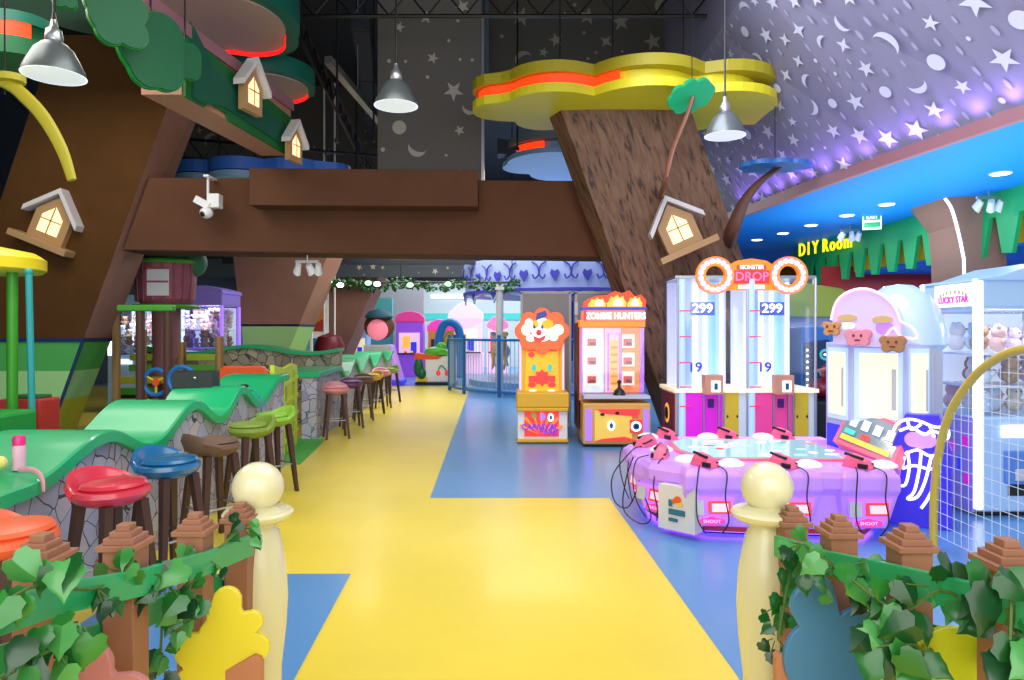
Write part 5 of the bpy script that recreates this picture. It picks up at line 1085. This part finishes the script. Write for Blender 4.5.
# its left side: header letters, lavender panel, crystal motifs
m = MB(M('clawlav')); m.box((-.66, 0, .43), (.02, .74, .8)); sp = m.build('side_panel', t)
for y, z, w1, h1, mm_ in ((-.28, .62, .07, .09, 'magenta'), (-.1, .55, .07, .09, 'magenta'), (-.3, .3, .07, .09, 'magenta'), (.1, .3, .07, .09, 'magenta'), (-.2, .42, .04, .12, 'neonblue'), (.2, .5, .04, .12, 'neonblue')): m = MB(M(mm_)); m.box((-.674, y, z), (.008, w1, h1)); m.build('motif', sp)
m = MB(M('cglow')); m.box((-.665, -.1, 1.88), (.02, .5, .2)); hb = m.build('side_header', t)
m = MB(M('magenta')); m.M = Matrix.Translation((-.68, -.12, 1.84)) @ Matrix.Rotation(-PI/2, 4, 'Z'); m.text('LUCKY STAR', (0, 0, 0), .08, .9); m.mat(M('grey')); 
for k in range(8):
    a = PI*(.2+k*.085); m.box((math.cos(a)*.22, 0, math.sin(a)*.07), (.015, .006, .03))
m.build('lettering', hb)
m = MB(M('neonwhite')); m.prism(ov(0, 0, .16, .1, 24), (.35, -.44, 1.95), (1, 0, 0), (0, 0, 1), (0, .02, 0)); m.build('oval_badge', t)
m = MB(M('pinkw')); m.front([(-.4, .78), (.5, .78), (.4, .68), (-.1, .66)], -.42, .012); m.mat(glow('hotp', 'e83ca8', .6)); m.text('LUCKY STAR', (.15, -.43, .72), .09); m.build('front_lettering', t)
m = MB(mat('boxblue', '5a8ad8', .4)); m.box((-.32, -.42, .42), (.22, .04, .28)); m.mat(M('lgrey')); m.box((-.32, -.445, .36), (.08, .02, .1)); m.build('coin_box', t, bevel=.01)
toys(X0+.12, Y0-.05, 0, .85, .34, 6, (.85, 1.11, 1.39), 'pastel plush toy on the shelves of the pale blue claw machine', 'plush toys in the pale blue claw machine', 0, 1, 1.0)
toys(X0-.38, Y0, 0, .56, .2, 4, (.85, 1.11, 1.39), 'pastel plush toy on the shelves of the pale blue claw machine', 'plush toys in the pale blue claw machine', PI/2, 2, 1.0)
# behind it
t = claw('silver claw machine with curved top between dome cabinet and tall blue one', (5.65, 8.9, 0), 1.3, 1.0, 2.05, .85, 'clawgrey', 'led_white', shelves=(1.15, 1.45), dome=True)
toys(5.65, 8.8, 0, 1.05, .3, 6, (.86, 1.16, 1.46), 'plush toy inside the silver claw machine with the curved top', 'plush toys in the silver claw machine', 0, 3)
# row at the rear left
mat('clawpurple', '8a78d8', .35, emit=.15)
t = claw('purple framed claw machine full of plush behind the stone wave wall', (-6.3, 14.5, 0), 1.0, .95, 2.4, 1.25, 'clawpurple', 'framepurple', shelves=(1.62,), dome=True)
toys(-6.3, 14.35, 0, .82, .3, 6, (1.26, 1.44, 1.64, 1.82), 'plush toy behind the glass of the purple framed claw machine', 'plush toys in the purple framed claw machine', 0, 5, .95)
toys(-5.98, 14.5, 0, .8, .15, 5, (1.26, 1.44, 1.64, 1.82), 'plush toy behind the glass of the purple framed claw machine', 'plush toys in the purple framed claw machine', PI/2, 6, .95)
t = claw('white framed claw machine half hidden by the tree house', (-7.5, 14.4, 0), 1.1, .95, 2.35, 1.1, 'clawlight', 'framewhite', shelves=(1.5,))
toys(-7.5, 14.25, 0, .9, .3, 6, (1.12, 1.3, 1.52, 1.7), 'plush toy behind the glass of the claw machine left of the tree house', 'plush toys in the claw machine left of the tree house', 0, 7, .95)

# small blue game with round lights
t = thing('arcade_cabinet', 'blue game cabinet with cyan ring lights right of the double tower machine', 'arcade machine', (4.72, 10.95, 0))
m = MB(mat('gameblue', '1f7ac8', .35)); m.box((0, 0, 1.1), (.6, .5, 1.1)); m.box((0, -.1, .3), (.6, .7, .56)); m.build('body', t, bevel=.03)
m = MB(M('navy')); m.front([(-.26, .7), (.26, .7), (.3, 1.3), (.1, 1.45), (-.26, 1.4)], -.27, .02); m.build('front_panel', t)
for z in (.95, 1.22):
    m = MB(M('teal')); m.tube([(.05+.07*math.cos(a), -.29, z+.07*math.sin(a)) for a in [2*PI*i/16 for i in range(17)]], .02, 6); m.mat(M('neonwhite')); m.ball((.05, -.28, z), .02); m.build('ring_light', t)
for k in range(7): m = MB(M('neonwhite')); m.ball((-.22, -.285, .75+k*.09), .022, 8, 5); m.build('bulb', t)
t = thing('ride_on_motorbike', 'dark red ride on motorbike seat beside the blue game cabinet', 'arcade ride', (4.42, 10.1, 0))
m = MB(mat('bikered', '8a1c30', .3)); m.ball((.05, 0, .75), .18, sc=(1, 1.3, .8)); m.ball((.1, -.1, .98), .11, sc=(1, .8, 1.2)); m.build('body', t, smooth=True)
m = MB(M('black')); m.box((0, 0, .3), (.4, .7, .6)); m.build('stand', t, bevel=.04); m = MB(M('rflower')); m.tube([(-.15, -.2, 1.0), (.05, -.25, 1.05), (.25, -.2, 1.0)], .025, 8, 3); m.build('handlebar', t)

# ------------------------------------------------------------ grey partitions
for i, (x0, x1, Y, h, lb_) in enumerate(((.14, .98, 11.6, 2.22, 'grey partition board behind the clown machine'), (1.04, 1.95, 11.6, 2.22, 'grey partition board behind the flame machine'))):
    t = thing('partition_board', lb_, 'partition', ((x0+x1)/2, Y, 0), 0, 'grey partition boards'); w_ = x1-x0; t['label'] = lb_
    m = MB(mat('pgrey', '9c9ca0', .5)); m.box((0, 0, h/2+.03), (w_-.06, .05, h-.06)); m.build('board', t)
    m = MB(M('lgrey')); m.box((-w_/2+.02, 0, h/2), (.04, .07, h)); m.box((w_/2-.02, 0, h/2), (.04, .07, h)); m.box((0, 0, h), (w_, .07, .04)); m.build('frame', t)
    if i: m = MB(M('white')); m.box((-w_/2+.02, -.05, 1.95), (.06, .06, .22)); m.build('box_fitting', t, bevel=.01)

# ------------------------------------------------------------ carousel
t = thing('carousel', 'blue and white carousel with ornate canopy far back behind the clown machine', 'carousel', (1.6, 19.6, 0))
m = MB(mat('carblue', '7aaede', .35)); m.lathe([(0, 0), (2.95, 0), (2.95, .12), (2.8, .14), (2.8, .3), (0, .3)], n=48); m.build('platform', t)
cw = mat('carwhite', 'a8bcf0', .35, emit=.06); cb = mat('carviolet', '4444b0', .4, emit=.05)  # carousel colours lifted by a little emission; the surfaces are no lamps
m = MB(cw); m.lathe([(2.5, 3.25), (2.85, 2.62), (2.9, 2.62), (2.95, 3.4), (0, 3.9)], n=48); m.mat(cb); m.lathe([(2.86, 2.56), (2.97, 2.56), (2.97, 2.64), (2.86, 2.64)], n=48); m.build('canopy', t, smooth=True)
for k in range(24):
    a = PI+PI*(k+.5)/24; R = 2.98; c_, s_ = math.cos(a), math.sin(a)
    m = MB(cb); m.M = Matrix.Translation((R*c_, R*s_, 2.98)) @ Matrix.Rotation(a+PI/2, 4, 'Z')
    if k % 2: m.tube([(-.18, 0, .28), (-.05, 0, .2), (0, 0, 0), (-.1, 0, -.12), (-.16, 0, -.02)], .022, 6, 3); m.tube([(.18, 0, .28), (.05, 0, .2), (0, 0, 0), (.1, 0, -.12), (.16, 0, -.02)], .022, 6, 3)
    else: m.front([(0, -.2), (.12, 0), (.08, .1), (0, .05), (-.08, .1), (-.12, 0)], -.01, .03)
    m.build('scroll_ornament', t)
for k in range(10):
    a = PI+PI*(k+.5)/10; m = MB(cw); m.M = Matrix.Translation((2.9*math.cos(a), 2.9*math.sin(a), 2.58)) @ Matrix.Rotation(a+PI/2, 4, 'Z'); m.front([(-.46, .04), (-.3, -.1), (-.1, -.12), (0, -.28), (.1, -.12), (.3, -.1), (.46, .04)], -.02, .04); m.mat(cb); m.front([(-.12, 0), (0, -.18), (.12, 0)], -.04, .03); m.build('valance_scallop', t)
m = MB(cw); m.lathe([(.8, .3), (.7, .6), (.7, 2.6), (1.0, 3.2)], n=16); m.mat(cb)
for k in range(16):
    a = 2*PI*k/16; m.box((.72*math.cos(a), .72*math.sin(a), 1.6), (.1, .1, 1.6))
m.build('centre_column', t)
for k in range(8):
    a = 2*PI*k/8+.35; x, y = 2.1*math.cos(a), 2.1*math.sin(a)
    m = MB(M('silver')); m.cyl((x, y, .3), (x, y, 3.3), .03, n=8); pl = m.build('pole', t)
    m = MB(M('white') if k % 2 else mat('horseyellow', 'e8c070', .4)); m.M = Matrix.Translation((x, y, 1.1)) @ Matrix.Rotation(a, 4, 'Z')
    m.ball((0, 0, 0), .22, 12, 8, sc=(.7, 1.7, .8)); m.tube([(0, .28, .05), (0, .42, .3), (0, .46, .42)], [.13, .09, .08], 8, 3); m.ball((0, .56, .42), .09, 10, 7, sc=(.8, 1.8, .8))
    for sx_, sy_ in ((-.08, .25), (.08, .25), (-.08, -.25), (.08, -.25)): m.tube([(sx_, sy_, -.1), (sx_, sy_+.1, -.32), (sx_, sy_-.02, -.52)], [.06, .04, .03], 6, 2)
    m.tube([(0, -.34, .05), (0, -.48, -.05), (0, -.5, -.25)], [.05, .05, .02], 6, 2); m.build('horse', pl, smooth=True)
m = MB(M('lgrey')); m.cyl((-1.9, -2.5, 0), (-1.9, -2.5, 2.7), .09, n=12); m.mat(M('white')); m.box((-1.9, -2.5, 2.68), (.22, .2, .16)); m.build('support_post', t)
# carousel fence
t = thing('railing_fence', 'blue railing with vertical bars around the carousel', 'fence', (1.6, 19.6, 0)); fb = mat('fenceblue', '1f6cb0', .35)
R = 3.35; N = 22; a0, a1 = PI*.93, PI*1.62
pa = [(R*math.cos(a0+(a1-a0)*i/N), R*math.sin(a0+(a1-a0)*i/N)) for i in range(N+1)]
for z in (1.38, .12): m = MB(fb); m.tube([(x, y, z) for x, y in pa], .032, 6); m.build('rail', t)
m = MB(mat('barpale', '9ab8d8', .4))
for i in range(N):
    for k in (0, .33, .66):
        x = pa[i][0]*(1-k)+pa[i+1][0]*k; y = pa[i][1]*(1-k)+pa[i+1][1]*k; m.cyl((x, y, .12), (x, y, 1.38), .008, n=4)
m.build('bars', t)
for i in range(0, N+1, 4): m = MB(fb); m.cyl((pa[i][0], pa[i][1], 0), (pa[i][0], pa[i][1], 1.5), .045, n=8); m.build('post', t)

# ------------------------------------------------------------ far machines
def far_cab(label, x, Y, w_, h, body, face, head, headm, shape='round', name='arcade_machine'):
    t = thing(name, label, 'arcade machine', (x, Y, 0))
    m = MB(body); m.box((0, .1, .4), (w_, .8, .8)); m.box((0, .2, h*.5), (w_*.92, .6, h-.1)); m.build('body', t, bevel=.03)
    m = MB(face); m.box((0, -.12, h*.55), (w_*.7, .04, h*.42)); sc = m.build('screen', t)
    m = MB(M('goldglow')); m.box((-.1*w_, -.15, h*.6), (w_*.25, .02, h*.2)); m.mat(M('neonblue')); m.box((.15*w_, -.15, h*.5), (w_*.2, .02, h*.2)); m.build('picture', sc)
    m = MB(M('black')); m.box((0, -.32, .82), (w_*.9, .25, .05)); cp_ = m.build('control_panel', t)
    for bx_, bm_ in ((-.1, 'rglow'), (.12, 'yglow')): m = MB(M(bm_)); m.ball((bx_, -.34, .87), .05); m.build('button', cp_)
    m = MB(headm)
    if shape == 'round': m.front(lobes([(0, h, w_*.4), (-w_*.3, h-.05, w_*.22), (w_*.3, h-.05, w_*.22)], 48, (0, h)), -.1, .2)
    elif shape == 'arch': m.front([(-w_*.5, h-.15), (w_*.5, h-.15), (w_*.5, h+.05), (w_*.35, h+.2), (w_*.12, h+.28), (-w_*.12, h+.28), (-w_*.35, h+.2), (-w_*.5, h+.05)], -.1, .3)
    m.build('header', t, bevel=.02)
    return t
far_cab('purple game with pink arched top far back under the hanging garland', -3.65, 25, 1.05, 2.05, mat('fpurple', '9a50d8', .4, emit=.35), M('pinkw'), 0, M('pmag'), 'arch')
far_cab('orange game with pink frame far back left of the blue arch', -2.55, 25.2, 1.0, 1.75, mat('forange', 'e08a40', .4, emit=.2), mat('fdark', '302820', .3, emit=.1), 0, M('hotp'), 'arch')
far_cab('white and pink game with cloud shaped top and rabbit ears far back', -1.75, 26.5, 1.3, 2.2, M('pinkw'), M('screen'), 0, M('pinkw'), 'round')
far_cab('green and cream game with cartoon head top left of the carousel pole', -.1+.9, 26, 1.1, 1.7, mat('fteal', '78c8b0', .4, emit=.1), M('yglow'), 0, mat('flime', 'a8c850', .4, emit=.2), 'round')
far_cab('white lit game with blue screen far back behind the carousel', 3.2, 28, 1.4, 2.0, M('white'), M('bluewhite'), 0, M('oglow'), 'round')
far_cab('pink and white game far back just right of the blue arch', -.55, 27, .8, 1.9, M('pinkw'), M('rglow'), 0, M('pink'), 'round')
far_cab('yellow fronted game in a teal corner far back left', -5.2, 23.5, .8, 1.8, M('clawlight'), M('cglow'), 0, M('screen'), 'arch')
t = thing('arcade_ride', 'white seat game with round pink head sign and blue hat far back', 'arcade ride', (-4.0, 21, 0))
m = MB(M('white')); m.loft([[(-.4, -.7, 0), (.1, -.7, 0), (.3, .4, 0), (-.4, .4, 0)], [(-.4, -.6, .7), (.0, -.6, .7), (.2, .4, .8), (-.4, .4, .8)]]); m.build('base', t, bevel=.05)
m = MB(M('lilacbody')); m.loft([[(.2, -.5, 0), (.75, -.5, 0), (.75, .5, 0), (.2, .5, 0)], [(.15, .0, 1.2), (.4, .0, 1.2), (.4, .5, 1.2), (.15, .5, 1.2)]]); m.mat(M('neonblue')); m.box((.55, -.1, .1), (.5, .9, .15)); m.build('side_wing', t, bevel=.04)
m = MB(mat('hairbrown', '7a4a38', .6)); m.ball((0, .1, 1.75), .44, sc=(1.05, .5, .95)); m.build('hair', t, smooth=True)
m = MB(glow('facepink', 'f888a0', .5)); m.ball((-.02, -.05, 1.65), .32, sc=(1, .5, 1)); m.build('face', t, smooth=True)
m = MB(mat('hatteal', '2a6078', .5)); m.lathe([(.4, 2.0), (.42, 2.05), (.3, 2.2), (0, 2.28)], (0, .05, 0), 20); m.build('hat', t, smooth=True)
m = MB(M('lgrey')); m.box((0, -.25, 1.0), (.75, .3, .4)); m.mat(M('stoolbrown')); m.box((-.1, -.6, .78), (.8, .4, .08)); m.build('control_panel', t, bevel=.04)
t = thing('kiddie_ride', 'white and orange children game with green top and cherries at the carpet edge', 'arcade ride', (-2.28, 21.2, 0)); t.scale = (.68, .68, .85)
m = MB(M('white')); m.box((.2, 0, .55), (1.3, 1.0, .9)); m.mat(M('black')); m.box((0, 0, .05), (1.8, 1.05, .1)); m.build('body', t, bevel=.03)
m = MB(M('orange')); m.loft([[(-.95, -.52, .9), (.1, -.52, .9), (.1, .5, .9), (-.95, .5, .9)], [(-.9, -.52, 1.12), (.3, -.52, 1.0), (.3, .5, 1.0), (-.9, .5, 1.12)]]); m.build('shelf', t)
m = MB(mat('ridegreen', '58c030', .4)); m.ball((.0, 0, 1.15), .55, sc=(1, .8, .35)); m.ball((.2, 0, 1.3), .25, sc=(1, .8, .8)); m.box((.1, 0, 1.1), (1.1, .8, .12)); m.build('green_top', t, smooth=True)
m = MB(M('deepgreen')); m.ball((-.75, -.45, .6), .28, sc=(.8, .6, 1.2)); m.ball((-.6, -.5, .4), .2); m.mat(M('yellow2')); m.box((-.6, -.3, .2), (.5, .5, .16)); m.build('tree_relief', t, smooth=True)
m = MB(M('rglow')); m.ball((.12, -.51, .42), .1, sc=(1, .2, 1)); m.ball((.5, -.51, .42), .1, sc=(1, .2, 1)); m.mat(M('deepgreen')); m.tube([(.12, -.52, .5), (.25, -.52, .68), (.5, -.52, .5)], .02, 5, 3); m.build('cherries', t)
t = thing('balloon_arch', 'blue inflatable arch far back left of the carousel', 'arch', (-2.2, 24.2, 0))
m = MB(mat('archblue', '2a88c8', .35)); m.tube([(-.35, 0, 0), (-.33, 0, 1.3), (-.1, 0, 1.9), (.3, 0, 1.8), (.42, 0, 1.2), (.42, 0, 0)], .15, 10, 4); m.build('tube', t, smooth=True); m = MB(M('yellow2')); m.tube([(-.15, -.02, .1), (-.12, -.02, 1.2), (.05, -.02, 1.6), (.22, -.02, 1.2), (.22, -.02, .1)], .06, 8, 4); m.build('inner_tube', t, smooth=True)
t = thing('partition_board', 'tall grey board far back behind the purple game', 'partition', (-4.5, 27, 0), 0); m = MB(M('grey')); m.box((0, 0, 1.75), (2.2, .1, 3.5)); m.build('board', t); m = MB(M('lgrey')); m.box((0, 0, 3.52), (2.3, .14, .06)); m.build('frame', t)
# poster, red ball lamp and things near the far brown trunk
t = thing('advert_board', 'poster board with orange drink picture beside the far brown trunk', 'poster', (-5.75, 20.0, 0), .2)
m = MB(M('white')); m.front(rect(-.35, .9, .5, 3.0), -.03, .06); m.build('board', t); m = MB(mat('adteal', '9ab8b0', .5)); m.front(rect(-.32, 2.5, .47, 2.95), -.04, .02); m.mat(mat('adorange', 'd07830', .5)); m.front(ov(.12, 2.2, .3, .34), -.05, .02); m.mat(mat('adred', 'a82c1c', .5)); m.front(rect(-.2, 1.6, .4, 1.95), -.045, .02); m.mat(M('blue')); m.front(rect(-.3, .95, .4, 1.4), -.045, .02); m.mat(M('white')); m.front([(.25, 1.2), (.32, 1.2), (.5, 2.0), (.43, 2.0)], -.06, .02); m.build('picture', t)
m = MB(M('grey')); m.box((-.3, .0, .45), (.06, .06, .9)); m.box((.4, 0, .45), (.06, .06, .9)); m.build('stand', t)
t = thing('hanging_ball_chair', 'dark red round chair hanging on two white ropes before the far trunk', 'chair', (-4.85, 18.6, 0))
m = MB(mat('ballred', '701828', .4)); m.lathe([(0, .72), (.25, .76), (.38, .95), (.4, 1.2), (.3, 1.45), (0, 1.56)], n=20); m.build('shell', t, smooth=True)
for x in (-.14, .14): m = MB(M('white')); m.cyl((x, 0, 1.4), (x, 0, 8.19), .025, n=6); m.build('rope', t)
m = MB(M('stoolpink')); m.ball((.1, -.32, 1.0), .1); m.mat(M('hotpink')); m.ball((-.2, -.3, .95), .1); m.build('cushion', t, smooth=True)
t = thing('poster_stand', 'pale blue framed info board at the foot of the far trunk', 'poster', (-5.25, 17.2, 0)); m = MB(M('skyblue')); m.front(rect(-.35, .6, .3, 1.55), -.03, .05); m.mat(M('white')); m.front(rect(-.38, .5, -.34, 1.75), -.04, .07); m.front(rect(.3, .5, .35, 1.75), -.04, .07); m.build('board', t); m = MB(M('grey')); m.box((0, 0, .3), (.06, .06, .6)); m.box((0, 0, .02), (.5, .4, .04)); m.build('stand', t)

# hanging garland with green and white lamps
t = thing('leaf_garland', 'dark green leaf garland hanging under the far ceiling', 'garland', (-3, 17, 2.72)); r = random.Random(2); m = MB(lf[1]); 
for i in range(420):
    x = r.uniform(-2.6, 3.2); m.mat(lf[r.choice((0, 1, 3))]); leaf(m, (x, r.uniform(-.2, .2), r.uniform(-.12, .12)+.05*math.sin(x*4)), r.uniform(.06, .13), (r.uniform(-.6, .6), -1, r.uniform(-.5, .5)), r.uniform(-2, 2))
m.build('foliage', t); m = MB(M('black')); m.cyl((-2.6, 0, .06), (3.2, 0, .06), .03, n=6); [m.cyl((x, 0, .06), (x, 0, 5.5), .01, n=4) for x in (-2.4, 0.3, 3.0)]; m.build('rail', t)
glow('greenlamp', 'a0ffb0', 2.0)
gl = None
for i, (px, py, mm_) in enumerate(((329, 281, 'greenlamp'), (340, 285, 'bulb'), (368, 283, 'greenlamp'), (377, 284, 'bulb'), (410, 285, 'greenlamp'), (448, 284, 'greenlamp'))):
    p = P(px, py, 16.8)
    if gl is None:
        gl = thing('spot_lamp', 'small bright lamp shining out of the leaf garland', 'light', p, 0, 'lamps in the leaf garland'); q = gl
        m = MB(M('dark')); m.cyl((0, .05, 0), (0, .22, .04), .1, .06, 12); m.cyl((0, .15, 0), (0, .2, .2), .012); m.build('housing', gl); m = MB(M('bulb')); m.ball((0, .02, 0), .06, 12, 8, sc=(1.4, .4, 1)); m.build('lens', gl)
    else: q = dup(gl, p, gl['label'])
    for c_ in KIDS(q):
        if c_.name.startswith('lens'): c_.data = c_.data.copy(); c_.data.materials[0] = M(mm_)

# ------------------------------------------------------------ yellow arch with wire mesh at the right
t = thing('mesh_arch', 'yellow tube arch filled with white wire mesh at the right picture edge', 'arch', (3.0, 4.0, 0)); XA = 0
ya, n = .98, 14
cur = [(.98, 0), (.98, .3), (.94, .62), (.84, .92), (.66, 1.16), (.40, 1.36), (.05, 1.46), (-.4, 1.4), (-.72, 1.2), (-.92, .9), (-.98, .5), (-.98, 0)]
m = MB(mat('archyellow', 'ccb43c', .3, coat=.3)); m.tube([(0, y, z) for y, z in cur], .028, 10, 5); m.build('tube', t, smooth=True)
def zmax(y):
    for (a, za), (b, zb) in zip(cur[1:-1], cur[2:]):
        if min(a, b) <= y <= max(a, b) and a != b: return za+(zb-za)*(y-a)/(b-a)
    return 0
m = MB(mat('wirewhite', 'd8e4f0', .3)); y = -.9
while y < .95: m.cyl((0, y, .12), (0, y, zmax(y)), .002, n=5); y += .075
z = .12
while z < 1.4:
    ys = [y for y in [i*.02-.98 for i in range(99)] if zmax(y) > z]
    if ys: m.cyl((0, ys[0], z), (0, ys[-1], z), .002, n=5)
    z += .085
m.build('wire_mesh', t)
bpy.context.view_layer.update()
